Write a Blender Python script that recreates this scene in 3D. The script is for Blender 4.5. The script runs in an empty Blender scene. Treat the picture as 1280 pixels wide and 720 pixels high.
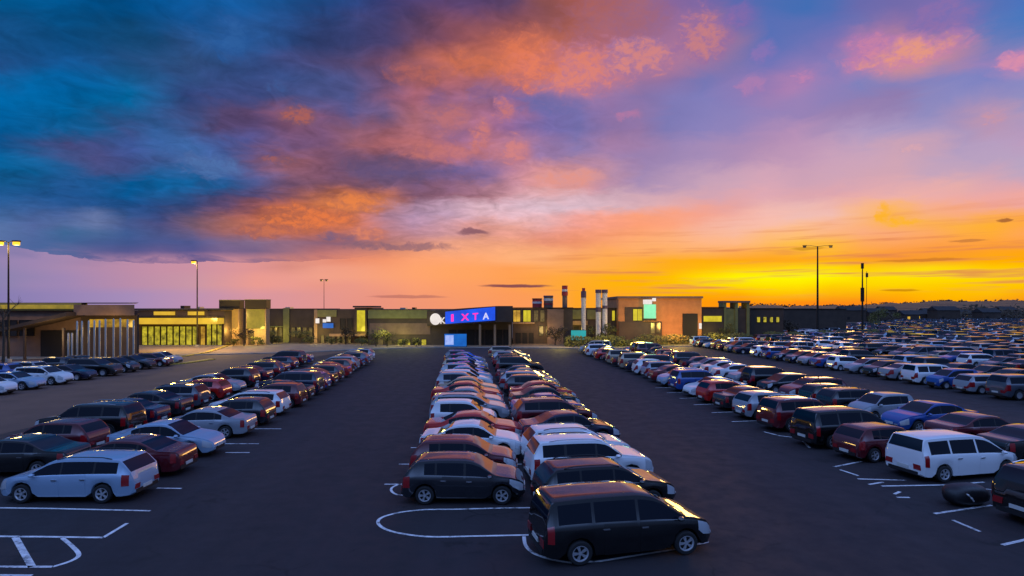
import bpy, math, random
from mathutils import Vector, Matrix
R = math.radians
rnd = random.Random(7)
sc = bpy.context.scene
COL = sc.collection
EYE = 6.5                    # eye height of the viewpoint in metres
FOC, PX0, HOR = 740.0, 640.0, 385.0

def gp(px, py, h=0.0):
    """ground (or height h) point seen at a photo position"""
    d = (EYE - h) * FOC / (py - HOR)
    return Vector(((px - PX0) / FOC * d, d, h))
def wx(px, d): return (px - PX0) / FOC * d
def wz(py, d): return EYE - (py - HOR) / FOC * d

def lin(c):
    return tuple((v / 255 / 12.92) if v <= 10 else ((v / 255 + .055) / 1.055) ** 2.4 for v in c)

# ------------------------------------------------------------------ mesh helper
class MB:
    def __init__(s): s.v = []; s.f = []; s.m = []; s.sm = []
    def add(s, vs, fs, mi=0, smooth=False):
        o = len(s.v); s.v += [tuple(v) for v in vs]
        for f in fs:
            s.f.append(tuple(i + o for i in f)); s.m.append(mi); s.sm.append(smooth)
        return s
    def box(s, x0, x1, y0, y1, z0, z1, mi=0, M=None):
        vs = [Vector((x, y, z)) for z in (z0, z1) for y in (y0, y1) for x in (x0, x1)]
        if M is not None: vs = [M @ v for v in vs]
        return s.add(vs, [(0, 2, 3, 1), (4, 5, 7, 6), (0, 1, 5, 4), (2, 6, 7, 3), (0, 4, 6, 2), (1, 3, 7, 5)], mi)
    def tube(s, pts, rads, n=8, mi=0, smooth=True, caps=True):
        pts = [Vector(p) for p in pts]; rings = []; vs = []; fs = []
        for i, p in enumerate(pts):
            d = (pts[min(i + 1, len(pts) - 1)] - pts[max(i - 1, 0)]).normalized()
            a = d.orthogonal().normalized() if abs(d.z) < .95 else Vector((1, 0, 0)); a = (a - d * a.dot(d)).normalized(); b = d.cross(a)
            r = rads[i] if isinstance(rads, (list, tuple)) else rads
            for k in range(n):
                t = 2 * math.pi * k / n; vs.append(p + a * math.cos(t) * r + b * math.sin(t) * r)
        for i in range(len(pts) - 1):
            for k in range(n):
                k2 = (k + 1) % n; fs.append((i * n + k, i * n + k2, (i + 1) * n + k2, (i + 1) * n + k))
        s.add(vs, fs, mi, smooth)
        if caps:
            o = len(s.v) - len(vs)
            s.f.append(tuple(o + k for k in reversed(range(n)))); s.m.append(mi); s.sm.append(False)
            s.f.append(tuple(o + (len(pts) - 1) * n + k for k in range(n))); s.m.append(mi); s.sm.append(False)
        return s
    def lathe(s, prof, n=20, mi=0, axis='y', c=(0, 0, 0), smooth=True):
        """prof: (offset along axis, radius)"""
        vs = []; fs = []
        for (a, r) in prof:
            for k in range(n):
                t = 2 * math.pi * k / n
                p = (r * math.cos(t), a, r * math.sin(t)) if axis == 'y' else (r * math.cos(t), r * math.sin(t), a)
                vs.append((p[0] + c[0], p[1] + c[1], p[2] + c[2]))
        for i in range(len(prof) - 1):
            for k in range(n):
                k2 = (k + 1) % n; fs.append((i * n + k, i * n + k2, (i + 1) * n + k2, (i + 1) * n + k))
        return s.add(vs, fs, mi, smooth)
    def mesh(s, name, mats, sharp=35):
        me = bpy.data.meshes.new(name); me.from_pydata(s.v, [], s.f); 
        for m in mats: me.materials.append(m)
        me.polygons.foreach_set('material_index', s.m); me.polygons.foreach_set('use_smooth', s.sm)
        me.update()
        if any(s.sm): me.set_sharp_from_angle(angle=R(sharp))
        return me
    def build(s, name, mats, parent=None, loc=None, sharp=35):
        if not isinstance(mats, (list, tuple)): mats = [mats]
        return link(name, s.mesh(name, mats, sharp), parent, loc)

def link(name, me, parent=None, loc=None):
    o = bpy.data.objects.new(name, me); COL.objects.link(o)
    if parent is not None: o.parent = parent
    if loc is not None: o.location = loc
    return o
def tag(o, label, cat, group=None):
    o['label'] = label; o['category'] = cat
    if group: o['group'] = group
    return o
def empty(name, loc=(0, 0, 0), rz=0.0):
    o = bpy.data.objects.new(name, None); COL.objects.link(o); o.location = loc; o.rotation_euler = (0, 0, rz)
    o.empty_display_size = .3
    return o
def kind(o, k): o['kind'] = k; return o

# ------------------------------------------------------------------ materials
class NT:
    """small node-tree writer"""
    def __init__(s, tree): s.t = tree
    def n(s, typ, **kw):
        nd = s.t.nodes.new(typ)
        for k, v in kw.items(): setattr(nd, k, v)
        return nd
    def set(s, sock, v):
        if isinstance(v, bpy.types.NodeSocket): s.t.links.new(v, sock)
        elif v is not None: sock.default_value = v
    def math(s, op, a, b=None, c=None, clamp=False):
        nd = s.n('ShaderNodeMath', operation=op, use_clamp=clamp)
        s.set(nd.inputs[0], a)
        if b is not None: s.set(nd.inputs[1], b)
        if c is not None: s.set(nd.inputs[2], c)
        return nd.outputs[0]
    def mix(s, f, a, b, blend='MIX'):
        nd = s.n('ShaderNodeMix', data_type='RGBA', blend_type=blend, clamp_factor=True)
        s.set(nd.inputs[0], f); s.set(nd.inputs[6], a); s.set(nd.inputs[7], b)
        return nd.outputs[2]
    def noise(s, vec, scale, detail=4, rough=.55, dist=0.0):
        nd = s.n('ShaderNodeTexNoise'); s.set(nd.inputs['Vector'], vec)
        nd.inputs['Scale'].default_value = scale; nd.inputs['Detail'].default_value = detail
        nd.inputs['Roughness'].default_value = rough; nd.inputs['Distortion'].default_value = dist
        return nd.outputs['Fac'], nd.outputs['Color']
    def ramp(s, f, stops, interp='LINEAR'):
        nd = s.n('ShaderNodeValToRGB'); cr = nd.color_ramp; cr.interpolation = interp
        while len(cr.elements) > 1: cr.elements.remove(cr.elements[-1])
        cr.elements[0].position = stops[0][0]; cr.elements[0].color = (*stops[0][1], 1)
        for p, c in stops[1:]:
            e = cr.elements.new(p); e.color = (*c, 1)
        s.set(nd.inputs[0], f)
        return nd.outputs[0]
    def maprange(s, v, a, b, c=0., d=1., interp='SMOOTHSTEP'):
        nd = s.n('ShaderNodeMapRange', interpolation_type=interp, clamp=True)
        s.set(nd.inputs[0], v)
        for i, q in enumerate((a, b, c, d)): nd.inputs[i + 1].default_value = q
        return nd.outputs[0]

def mat(name, col, rough=.6, metal=0., coat=0., coat_rough=.05, emit=None, estr=0., var=0., vscale=3., spec=.5, bump=0., bscale=20., col2=None, trans=0.):
    m = bpy.data.materials.new(name); m.use_nodes = True
    nt = NT(m.node_tree); b = m.node_tree.nodes['Principled BSDF']
    b.inputs['Base Color'].default_value = (*col, 1); b.inputs['Roughness'].default_value = rough
    b.inputs['Metallic'].default_value = metal; b.inputs['Coat Weight'].default_value = coat
    b.inputs['Coat Roughness'].default_value = coat_rough; b.inputs['Specular IOR Level'].default_value = spec
    if emit: b.inputs['Emission Color'].default_value = (*emit, 1); b.inputs['Emission Strength'].default_value = estr
    if var or bump:
        tc = nt.n('ShaderNodeTexCoord').outputs['Object']
        if var:
            f, _ = nt.noise(tc, vscale, 6, .6)
            c2 = col2 or tuple(max(0, c * (1 - var)) for c in col); c1 = tuple(min(1, c * (1 + var * .6)) for c in col) if not col2 else col
            nt.set(b.inputs['Base Color'], nt.ramp(f, [(.3, c1), (.7, c2)]))
        if bump:
            f, _ = nt.noise(tc, bscale, 5, .6); bn = nt.n('ShaderNodeBump'); bn.inputs['Strength'].default_value = bump; bn.inputs['Distance'].default_value = .02
            nt.set(bn.inputs['Height'], f); nt.set(b.inputs['Normal'], bn.outputs[0])
    return m
# ------------------------------------------------------------------ sky: evening clouds over a low yellow afterglow
SKY = [(0,0,0,88,145),(80,0,0,84,142),(160,0,0,80,140),(240,0,5,82,145),(320,0,20,85,150),(0,40,20,80,135),(80,40,10,74,125),(160,40,15,70,115),(240,20,20,85,150),(290,45,45,95,160),(320,40,35,80,140),
(0,80,30,75,130),(80,80,25,80,140),(160,80,32,76,126),(240,80,45,75,122),(320,80,45,75,130),(0,115,0,103,168),(40,110,0,98,160),(80,95,0,96,160),(160,120,0,108,168),(80,120,0,100,165),(240,120,50,70,125),(320,115,60,72,125),
(0,160,0,90,150),(60,150,5,98,160),(100,150,0,88,140),(160,160,75,72,125),(140,150,10,90,145),(200,160,40,95,155),(240,150,60,75,125),(320,160,85,65,105),(290,150,85,65,100),
(0,180,20,75,130),(80,185,70,70,120),(160,185,50,85,150),(220,185,60,105,170),(240,200,75,110,170),(270,205,70,95,160),(320,180,70,85,150),(0,203,0,95,150),(60,208,0,95,150),(120,200,75,75,125),(180,200,70,72,125),
(0,225,20,80,130),(80,225,35,85,145),(160,232,0,90,150),(220,218,0,98,158),(270,222,5,95,155),(320,222,70,90,150),(0,255,30,85,145),(80,250,30,80,138),(160,260,30,80,140),(240,255,50,65,112),(300,245,60,62,108),(320,255,120,75,90),
(0,265,70,105,158),(60,270,70,95,150),(120,278,105,120,165),(180,282,60,70,125),(240,284,110,88,108),(280,285,170,105,95),(320,290,195,112,85),(0,290,90,120,170),(40,288,85,100,155),(80,295,55,105,150),(160,290,60,92,145),(240,298,78,90,145),(320,302,120,112,152),
(0,300,90,112,165),(40,304,72,100,155),(80,308,70,96,150),(120,314,74,86,142),(160,317,70,80,138),(240,317,74,80,138),(320,316,98,86,132),(0,322,150,132,176),(40,324,158,134,178),(80,327,168,138,175),(120,328,178,138,172),(160,332,192,142,168),(200,332,200,144,166),(240,332,206,146,164),(280,331,215,148,158),(320,331,226,150,148),
(0,345,140,130,175),(80,350,160,135,180),(160,350,185,140,170),(240,350,202,150,165),(320,350,236,156,145),(0,375,135,125,178),(80,375,150,132,182),(160,375,165,140,185),(240,375,190,146,178),(320,375,216,150,160),(400,375,226,150,145),
(400,0,30,75,135),(440,0,45,70,130),(480,0,60,65,125),(520,0,80,65,112),(560,0,92,65,106),(600,0,88,65,108),(640,0,80,65,108),(360,40,40,70,125),(400,40,50,65,115),(440,45,55,65,115),(480,40,65,65,115),(520,40,95,70,105),(560,40,125,75,95),(600,35,135,80,90),(640,40,155,85,85),
(360,80,65,75,130),(400,80,75,70,115),(440,80,80,70,110),(480,80,112,75,105),(520,82,142,85,90),(560,85,190,103,85),(600,80,205,112,84),(640,72,228,122,88),(640,90,220,125,100),(360,110,55,85,145),(400,110,70,90,150),(440,110,75,85,140),(480,110,95,80,125),(520,115,195,105,85),(545,120,95,85,150),(580,118,190,115,120),(610,112,130,100,155),(640,112,115,100,165),
(350,148,105,75,110),(376,145,165,92,88),(400,148,95,80,130),(440,140,85,85,140),(480,142,95,85,130),(520,145,170,105,110),(545,150,185,110,115),(570,170,105,92,155),(600,165,210,122,118),(622,150,120,95,160),(640,165,120,100,165),(580,150,165,110,135),(628,138,205,120,120),
(350,202,152,92,95),(400,203,132,85,105),(400,178,110,80,120),(440,172,150,95,105),(480,175,165,95,100),(520,185,190,112,110),(560,190,205,118,110),(480,210,95,80,120),(440,210,105,80,118),(520,215,100,85,130),(560,212,95,92,155),(600,210,105,98,158),(640,195,205,128,125),(625,200,190,120,130),
(360,235,110,75,100),(400,232,115,78,98),(440,232,120,80,98),(480,232,112,80,100),(520,232,125,85,108),(560,235,142,95,115),(600,235,175,118,130),(640,225,180,130,160),(340,262,170,95,80),(400,250,195,112,70),(430,245,225,125,72),(455,250,228,128,72),(360,268,232,122,76),(390,272,232,120,66),(430,270,215,115,65),(440,280,230,125,80),(475,262,165,122,140),(500,270,160,125,155),(530,270,172,140,170),(560,268,190,155,180),(600,265,218,178,190),(640,260,222,185,200),
(340,288,200,112,80),(370,290,225,120,72),(400,290,190,105,80),(425,295,120,95,125),(455,292,228,130,95),(485,285,175,130,150),(520,295,172,132,165),(560,290,215,160,170),(585,290,160,112,118),(600,282,240,160,140),(640,285,236,168,152),(625,300,215,145,130),
(350,308,120,105,140),(400,308,110,90,122),(440,305,115,92,125),(480,305,145,98,108),(500,302,175,115,110),(520,302,235,155,125),(560,305,245,168,130),(600,308,255,172,125),(640,308,255,178,120),(360,324,200,125,115),(400,321,225,128,105),(440,322,235,140,108),(480,320,246,150,108),(520,320,255,165,115),(400,335,240,162,142),(440,340,245,162,130),(520,340,255,165,110),(580,340,255,165,98),(640,345,255,160,85),(440,360,235,152,135),(520,358,252,160,115),(580,360,252,158,100),(480,376,235,148,125),(560,376,245,152,110),(640,372,252,155,90),
(680,0,145,85,80),(720,0,168,92,82),(750,0,170,95,92),(800,0,155,105,135),(860,0,130,100,160),(900,0,105,105,172),(930,0,85,105,175),(960,0,75,110,180),(660,35,130,78,85),(680,65,195,110,85),(655,68,230,122,86),(720,45,172,96,85),(735,85,222,127,115),(760,60,175,105,125),(780,25,160,105,130),(800,50,135,105,160),(820,68,206,127,130),(845,72,215,125,130),(860,20,140,105,160),(880,38,190,122,130),(900,60,175,120,145),(915,30,120,105,165),(935,40,85,110,182),(960,45,80,113,184),(850,55,140,110,165),
(690,100,205,130,128),(670,125,100,105,170),(720,110,150,115,160),(750,110,190,125,150),(780,110,115,112,172),(800,95,170,118,150),(830,92,140,112,165),(860,85,100,115,180),(910,85,105,115,180),(940,105,165,125,175),(960,85,105,115,185),(900,115,125,125,188),
(680,150,110,105,170),(720,150,115,110,170),(760,130,130,112,170),(785,142,160,118,160),(820,140,120,120,180),(860,130,130,125,185),(900,145,138,130,188),(960,140,148,130,185),(645,182,200,130,138),(680,190,118,112,175),(720,200,125,117,172),(770,190,165,125,165),(800,205,150,130,180),(840,195,150,130,180),(880,195,165,140,185),(920,190,170,140,182),(960,185,175,140,180),
(660,235,222,155,150),(690,224,225,150,140),(715,220,228,152,140),(738,222,226,150,142),(760,225,170,142,178),(800,225,165,140,182),(840,215,180,148,182),(860,220,195,160,185),(900,225,205,165,185),(960,215,212,166,185),(680,255,217,188,202),(720,248,215,185,200),(760,250,215,178,188),(800,250,220,175,182),(840,255,225,172,175),(880,264,246,162,140),(920,255,228,165,165),(960,240,226,170,180),
(680,280,228,178,182),(720,280,245,162,150),(760,282,252,160,128),(800,280,255,160,116),(840,275,253,160,120),(880,285,245,180,160),(920,285,246,188,172),(960,275,250,190,175),(660,298,235,150,130),(700,300,222,128,102),(740,300,250,160,110),(800,305,255,175,110),(850,300,255,178,120),(900,300,255,185,140),(960,300,255,185,110),(680,318,255,180,125),(720,330,255,170,90),(760,325,255,172,80),(800,332,255,172,50),(840,330,255,172,20),(880,330,255,175,10),(920,328,255,165,22),(960,325,255,165,30),
(680,350,255,165,70),(720,355,255,168,40),(760,350,255,180,0),(800,352,255,180,0),(830,350,255,185,0),(860,350,255,200,0),(890,350,255,238,0),(920,345,255,248,0),(960,348,255,252,0),(760,372,255,165,40),(840,372,255,180,0),(900,366,255,175,0),(960,365,255,205,0),(900,378,255,140,15),(960,378,255,140,15),
(1000,10,65,110,180),(1060,20,85,110,180),(1100,0,112,105,170),(1140,15,115,108,172),(1200,12,132,110,172),(1260,20,70,120,190),(1280,0,75,115,190),(1230,0,85,112,180),(1000,40,98,112,180),(1040,45,105,112,182),(1080,62,202,130,165),(1110,45,165,120,165),(1140,62,228,148,130),(1180,66,214,142,145),(1205,65,160,125,170),(1160,30,130,110,172),(1220,40,95,118,185),(1260,50,80,125,190),(1272,75,216,140,170),(1240,85,105,125,195),
(1000,70,120,118,182),(1005,97,190,130,175),(1040,85,118,122,188),(1040,110,138,128,186),(1080,100,125,130,190),(1160,100,130,130,190),(1220,105,128,132,194),(1280,105,130,138,196),(1000,130,150,130,184),(1080,132,150,126,175),(1120,120,145,120,170),(1040,145,155,130,178),(1160,125,140,138,192),(1200,130,142,140,195),(1236,143,205,148,162),(1260,140,165,150,190),(1280,150,175,152,190),(1000,170,186,146,184),(1080,165,175,155,195),(1140,165,162,150,196),(1200,165,170,150,190),(1280,178,190,155,190),
(1000,195,192,152,185),(1060,195,205,165,188),(1120,195,208,166,184),(1140,185,215,165,175),(1180,200,180,160,195),(1220,190,182,160,195),(1280,205,182,166,196),(1000,222,205,162,182),(1040,220,210,166,184),(1100,220,212,165,178),(1160,215,200,165,188),(1200,215,198,165,188),(1250,225,215,165,180),(1020,245,222,165,172),(1060,240,226,166,174),(1100,240,240,178,175),(1160,235,240,175,168),(1200,228,244,178,162),(1240,245,242,168,160),(1280,248,240,168,158),
(990,262,238,188,182),(1030,268,242,192,182),(1070,262,245,185,175),(1096,258,255,185,90),(1105,270,255,180,30),(1140,276,255,182,35),(1160,265,246,175,150),(1200,268,250,170,126),(1230,284,255,182,20),(1200,286,255,178,60),(1260,278,255,170,60),(1280,292,255,165,90),
(1000,288,255,190,135),(1060,288,252,178,135),(1110,292,250,170,130),(1160,292,253,168,110),(1000,305,255,195,50),(1040,308,255,185,60),(1100,305,255,166,85),(1160,305,255,162,70),(1220,302,255,160,70),(1260,310,255,162,30),(1000,327,255,160,20),(1060,328,255,165,15),(1120,322,250,150,45),(1180,320,248,150,40),(1230,325,255,168,0),(1280,322,255,170,0),
(1000,342,255,255,0),(1040,342,255,250,0),(1080,345,255,225,0),(1130,345,255,230,0),(1180,342,255,228,0),(1230,342,255,218,0),(1280,345,255,212,0),(1000,362,255,225,0),(1050,362,255,200,0),(1100,360,255,215,0),(1160,360,255,205,0),(1220,360,255,200,0),(1280,360,255,195,0),(1000,376,255,130,20),(1060,374,250,130,25),(1120,372,255,150,10),(1180,372,255,175,0),(1280,374,250,150,20)]

def sky_at(px, py):
    sw = 0; acc = [0, 0, 0]
    for x, y, r, g, b in SKY_L:
        sy = 7 if y > 225 else 11
        q = ((px - x) / 22.) ** 2 + ((py - y) / sy) ** 2
        w = math.exp(-.5 * min(q, 60)) + 2e-5 / (1 + q * q)
        sw += w; acc[0] += w * r; acc[1] += w * g; acc[2] += w * b
    return tuple(a / sw for a in acc)
SKY_L = [(x, y, *lin((r, g, b))) for x, y, r, g, b in SKY]

def make_world():
    w = bpy.data.worlds.new('World'); sc.world = w; w.use_nodes = True
    t = w.node_tree; nt = NT(t)
    for n in list(t.nodes): t.nodes.remove(n)
    tc = nt.n('ShaderNodeTexCoord').outputs['Generated']
    sep = nt.n('ShaderNodeSeparateXYZ'); nt.set(sep.inputs[0], tc)
    x, y, z = sep.outputs
    az = nt.math('ARCTAN2', x, y); el = nt.math('ARCSINE', z)
    # cloud-deck coordinates: a flat layer overhead, so forms shrink and flatten towards the horizon
    zz = nt.math('ADD', nt.math('MAXIMUM', z, 0.0), .16)
    cmb = nt.n('ShaderNodeCombineXYZ'); nt.set(cmb.inputs[0], nt.math('DIVIDE', x, zz)); nt.set(cmb.inputs[1], nt.math('DIVIDE', y, zz))
    cp = cmb.outputs[0]
    _, c1 = nt.noise(cp, 1.6, 5, .62, .4)
    _, c2 = nt.noise(cp, 6.0, 6, .62, .6)
    s1 = nt.n('ShaderNodeSeparateColor'); nt.set(s1.inputs[0], c1)
    s2 = nt.n('ShaderNodeSeparateColor'); nt.set(s2.inputs[0], c2)
    amp = nt.maprange(el, .05, .24, .10, 1.0)
    def warp(o1, o2, a1, a2):
        a = nt.math('MULTIPLY', nt.math('SUBTRACT', o1, .5), a1)
        b = nt.math('MULTIPLY', nt.math('SUBTRACT', o2, .5), a2)
        return nt.math('MULTIPLY', nt.math('ADD', a, b), amp)
    az2 = nt.math('ADD', az, warp(s1.outputs[0], s2.outputs[0], .034, .060))
    el2 = nt.math('ADD', el, warp(s1.outputs[1], s2.outputs[1], .018, .040))
    # the underside of the heavy bank ends in a defined edge: keep the colours on its two sides apart
    edge = nt.ramp(nt.maprange(az, -.80, .0, interp='LINEAR'), [((math.atan((x_ - PX0) / FOC) + .8) / .8, ((math.atan((HOR - y_) / math.hypot(x_ - PX0, FOC))) / .2,) * 3) for x_, y_ in ((-60, 296), (0, 305), (60, 316), (120, 324), (200, 328.5), (300, 328.5), (380, 326), (450, 321), (520, 312))])
    ev = nt.n('ShaderNodeCombineXYZ'); nt.set(ev.inputs[0], nt.math('MULTIPLY', az, 9.0)); nt.set(ev.inputs[1], nt.math('MULTIPLY', el, 34.0))
    fe, _ = nt.noise(ev.outputs[0], 1.0, 7, .62, .4)
    ed = nt.math('ADD', nt.math('MULTIPLY', edge, .2), nt.math('MULTIPLY', nt.math('SUBTRACT', fe, .5), .022))
    tt = nt.math('SUBTRACT', el2, ed)
    dl = nt.math('MULTIPLY', nt.maprange(az, -.16, -.42), nt.maprange(fe, .30, .62, .004, .014))
    el2 = nt.math('ADD', ed, nt.math('MULTIPLY', nt.math('SIGN', tt), nt.math('MAXIMUM', nt.math('ABSOLUTE', tt), dl)))
    # colour field: a vertical gradient for each bearing
    EL = .62
    cols = list(range(-40, 1321, 40))
    prev = None; paz = None
    for px in cols:
        a = math.atan((px - PX0) / FOC); hyp = math.hypot(px - PX0, FOC)
        stops = []
        pys = [378, 368, 357, 346, 335, 325, 314, 303, 292, 281, 269, 257, 244, 230, 215, 198, 180, 161, 141, 120, 99, 77, 54, 30, 4]
        for py in pys:
            e = math.atan((HOR - py) / hyp)
            stops.append((e / EL, sky_at(px, py)))
        top = tuple(.5 * c + .5 * q for c, q in zip(stops[-1][1], (.07, .15, .42)))
        stops.append((.93, top)); stops.append((1.0, (.07, .15, .42)))
        cr = nt.ramp(nt.math('DIVIDE', el2 if prev is None else nt.math('MULTIPLY_ADD', prev, 1e-7, el2), EL), stops)
        if prev is None: prev = cr
        else: prev = nt.mix(nt.maprange(az2, paz, a, interp='LINEAR'), prev, cr)
        paz = a
    # fine light/dark structure inside the cloud bank
    f3, _ = nt.noise(cp, 9.0, 7, .6, .8)
    f4, _ = nt.noise(cp, 3.0, 5, .6, .3)
    rel = nt.math('MULTIPLY', nt.maprange(el, .06, .16), nt.maprange(az, .35, -.15))
    gain = nt.math('ADD', 1.0, nt.math('MULTIPLY', rel, nt.math('ADD', nt.math('MULTIPLY', nt.math('SUBTRACT', f3, .5), 1.05), nt.math('MULTIPLY', nt.math('SUBTRACT', f4, .5), .8))))
    gv = nt.n('ShaderNodeVectorMath', operation='SCALE'); nt.set(gv.inputs[0], prev); nt.set(gv.inputs[3], gain)
    front = gv.outputs[0]
    # thin dark streaks low over the afterglow
    st = nt.n('ShaderNodeCombineXYZ'); nt.set(st.inputs[0], nt.math('MULTIPLY', az, 5.0)); nt.set(st.inputs[1], nt.math('MULTIPLY', el, 95.0))
    f5, _ = nt.noise(st.outputs[0], 1.0, 4, .55)
    sm = nt.math('MULTIPLY', nt.maprange(f5, .50, .68), nt.math('MULTIPLY', nt.maprange(az, -.05, .2), nt.math('MULTIPLY', nt.maprange(el, .012, .03), nt.maprange(el, .16, .08))))
    front = nt.mix(nt.math('MULTIPLY', sm, .75), front, (*lin((222, 128, 82)), 1))
    for (px, py, wpx, hpx, col, s) in [(645, 357.5, 46, 2.2, (120, 65, 80), .9), (510, 371, 50, 2.2, (170, 100, 95), .6), (1150, 325, 60, 2, (190, 110, 40), .6), (1210, 301, 24, 1.6, (175, 105, 60), .6), (1255, 275.5, 10, 2.6, (150, 85, 50), .8),
                                       (1125, 363, 26, 1.6, (190, 120, 10), .7), (590, 290, 20, 4, (130, 85, 100), .8), (1010, 311, 22, 2, (190, 130, 20), .6)]:
        a0 = math.atan((px - PX0) / FOC); hyp = math.hypot(px - PX0, FOC); e0 = math.atan((HOR - py) / hyp)
        wa = wpx / FOC * math.cos(a0) ** 2; he = hpx / hyp
        q1 = nt.math('POWER', nt.math('DIVIDE', nt.math('SUBTRACT', az2, a0), wa), 2.0)
        q2 = nt.math('POWER', nt.math('DIVIDE', nt.math('SUBTRACT', el2, e0), he), 2.0)
        m = nt.maprange(nt.math('ADD', q1, q2), 1.3, .3)
        front = nt.mix(nt.math('MULTIPLY', m, s), front, (*lin(col), 1))
    # separate puffs and torn scraps of cloud, each with its own ragged edge
    pv = nt.n('ShaderNodeCombineXYZ'); nt.set(pv.inputs[0], nt.math('MULTIPLY', az, 13.0)); nt.set(pv.inputs[1], nt.math('MULTIPLY', el, 20.0)); nt.set(pv.inputs[2], 3.7)
    f6, c6 = nt.noise(pv.outputs[0], 2.6, 7, .66, .6)
    f7, _ = nt.noise(pv.outputs[0], 5.5, 7, .65, .7)
    f7b = nt.math('MULTIPLY', nt.math('SUBTRACT', f7, .5), 2.4)
    s6 = nt.n('ShaderNodeSeparateColor'); nt.set(s6.inputs[0], c6)
    az3 = nt.math('ADD', az, nt.math('MULTIPLY', nt.math('SUBTRACT', s6.outputs[0], .5), .045)); el3 = nt.math('ADD', el, nt.math('MULTIPLY', nt.math('SUBTRACT', s6.outputs[1], .5), .032))
    for (px, py, wpx, hpx, core, edge, s) in PUFFS:
        a0 = math.atan((px - PX0) / FOC); hyp = math.hypot(px - PX0, FOC); e0 = math.atan((HOR - py) / hyp)
        wa = 1.35 * wpx / FOC * math.cos(a0) ** 2; he = 1.35 * hpx / hyp
        az4 = nt.math('MULTIPLY_ADD', front, 1e-7, az3); el4 = nt.math('MULTIPLY_ADD', front, 1e-7, el3)   # keeps the evaluation in order
        q1 = nt.math('POWER', nt.math('DIVIDE', nt.math('SUBTRACT', az4, a0), wa), 2.0)
        q2 = nt.math('POWER', nt.math('DIVIDE', nt.math('SUBTRACT', el4, e0), he), 2.0)
        fl = nt.math('ADD', nt.math('SUBTRACT', 1.0, nt.math('ADD', q1, q2)), nt.math('MULTIPLY', nt.math('SUBTRACT', f6, .5), 2.3))
        cc = nt.mix(nt.maprange(nt.math('ADD', fl, f7b), .25, 1.25), (*lin(edge), 1), (*lin(core), 1))
        front = nt.mix(nt.math('MULTIPLY', nt.maprange(fl, .02, .85), s), front, cc)
    # rest of the dome: blue dusk overhead and behind
    back = nt.ramp(nt.math('DIVIDE', el, 1.6), [(0, BACK[0]), (.22, BACK[1]), (.46, BACK[2]), (.62, BACK[2]), (.9, BACK[3])])
    front = nt.mix(nt.maprange(el, .5, .85), front, (*BACK[3], 1))
    absaz = nt.math('ABSOLUTE', az)
    dome = nt.mix(nt.maprange(absaz, .74, 1.25), front, back)
    sky = nt.n('ShaderNodeTexSky', sky_type='NISHITA', sun_disc=False)
    sky.sun_elevation = R(SUN_EL); sky.sun_rotation = R(SUN_AZ)
    bg1 = nt.n('ShaderNodeBackground'); nt.set(bg1.inputs[0], dome); bg1.inputs[1].default_value = 1.0
    bg2 = nt.n('ShaderNodeBackground'); nt.set(bg2.inputs[0], sky.outputs[0]); bg2.inputs[1].default_value = NISH
    # the open air sky glows through only where no cloud stands in front of it: behind the viewpoint
    mx = nt.n('ShaderNodeMixShader'); nt.set(mx.inputs[0], nt.maprange(absaz, .9, 2.2, 0., .05))
    nt.t.links.new(bg1.outputs[0], mx.inputs[1]); nt.t.links.new(bg2.outputs[0], mx.inputs[2])
    out = nt.n('ShaderNodeOutputWorld'); nt.t.links.new(mx.outputs[0], out.inputs[0])
    w.cycles.sampling_method = 'MANUAL'; w.cycles.sample_map_resolution = 512

PUFFS = [(770,35,60,40,(172,100,100),(155,100,125),.5),(720,88,70,28,(228,132,112),(185,118,145),.8),(655,75,42,30,(232,124,86),(200,110,90),.7),(805,72,42,22,(214,134,132),(160,115,160),.85),(880,45,34,28,(202,127,130),(150,108,162),.85),
 (1135,63,72,17,(230,152,130),(200,130,170),.95),(1088,58,30,15,(205,130,165),(170,120,178),.8),(1180,25,45,22,(150,112,170),(128,110,178),.6),(1272,76,28,12,(218,142,170),(180,130,182),.9),(1005,97,14,11,(192,130,175),(160,125,180),.8),(942,106,18,13,(178,126,175),(150,122,180),.7),(955,64,16,13,(150,116,180),(125,115,182),.6),(922,18,24,13,(138,105,170),(115,105,175),.6),
 (785,143,18,6,(192,122,160),(150,118,165),.6),(712,222,40,9,(228,150,138),(218,152,152),.9),(645,188,18,16,(215,132,130),(180,120,145),.8),(602,166,13,17,(212,126,118),(175,112,135),.8),(632,138,13,13,(206,122,120),(165,110,145),.8),(560,148,28,22,(192,114,112),(160,105,125),.6),(565,190,55,12,(206,120,110),(180,108,115),.6),
 (375,146,20,11,(175,98,86),(120,85,110),.85),(352,202,20,5,(158,94,94),(120,85,110),.8),(446,254,44,11,(234,132,72),(190,112,80),.9),(385,272,58,14,(234,124,70),(170,98,78),.8),(338,289,40,8,(205,114,80),(150,90,90),.7),(455,292,30,7,(230,134,96),(190,115,105),.7),(1240,146,20,10,(206,150,164),(180,148,185),.7),(1140,187,18,5,(222,168,175),(195,160,185),.7),
 (1105,266,8,13,(255,180,30),(252,180,90),.85),(1130,277,28,4,(255,182,32),(252,180,80),.8),(520,92,40,10,(190,104,88),(150,90,95),.5),(595,80,40,14,(215,116,84),(180,104,90),.5),
 (500,212,70,13,(94,79,118),(110,85,115),.55),(603,213,34,14,(102,98,158),(130,105,150),.35),(545,122,14,13,(95,86,150),(130,95,130),.35),(603,116,17,12,(124,100,158),(150,110,145),.35),(575,172,15,11,(106,93,155),(140,100,140),.35),(425,296,22,6,(118,96,128),(150,100,110),.8),(505,308,60,5,(120,93,115),(150,105,115),.7),
 (690,130,40,12,(100,106,170),(115,108,168),.6),(265,208,45,12,(82,116,172),(75,100,155),.7),(345,108,14,9,(62,92,152),(65,85,140),.7),(292,46,20,22,(46,96,160),(36,85,150),.7)]
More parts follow.
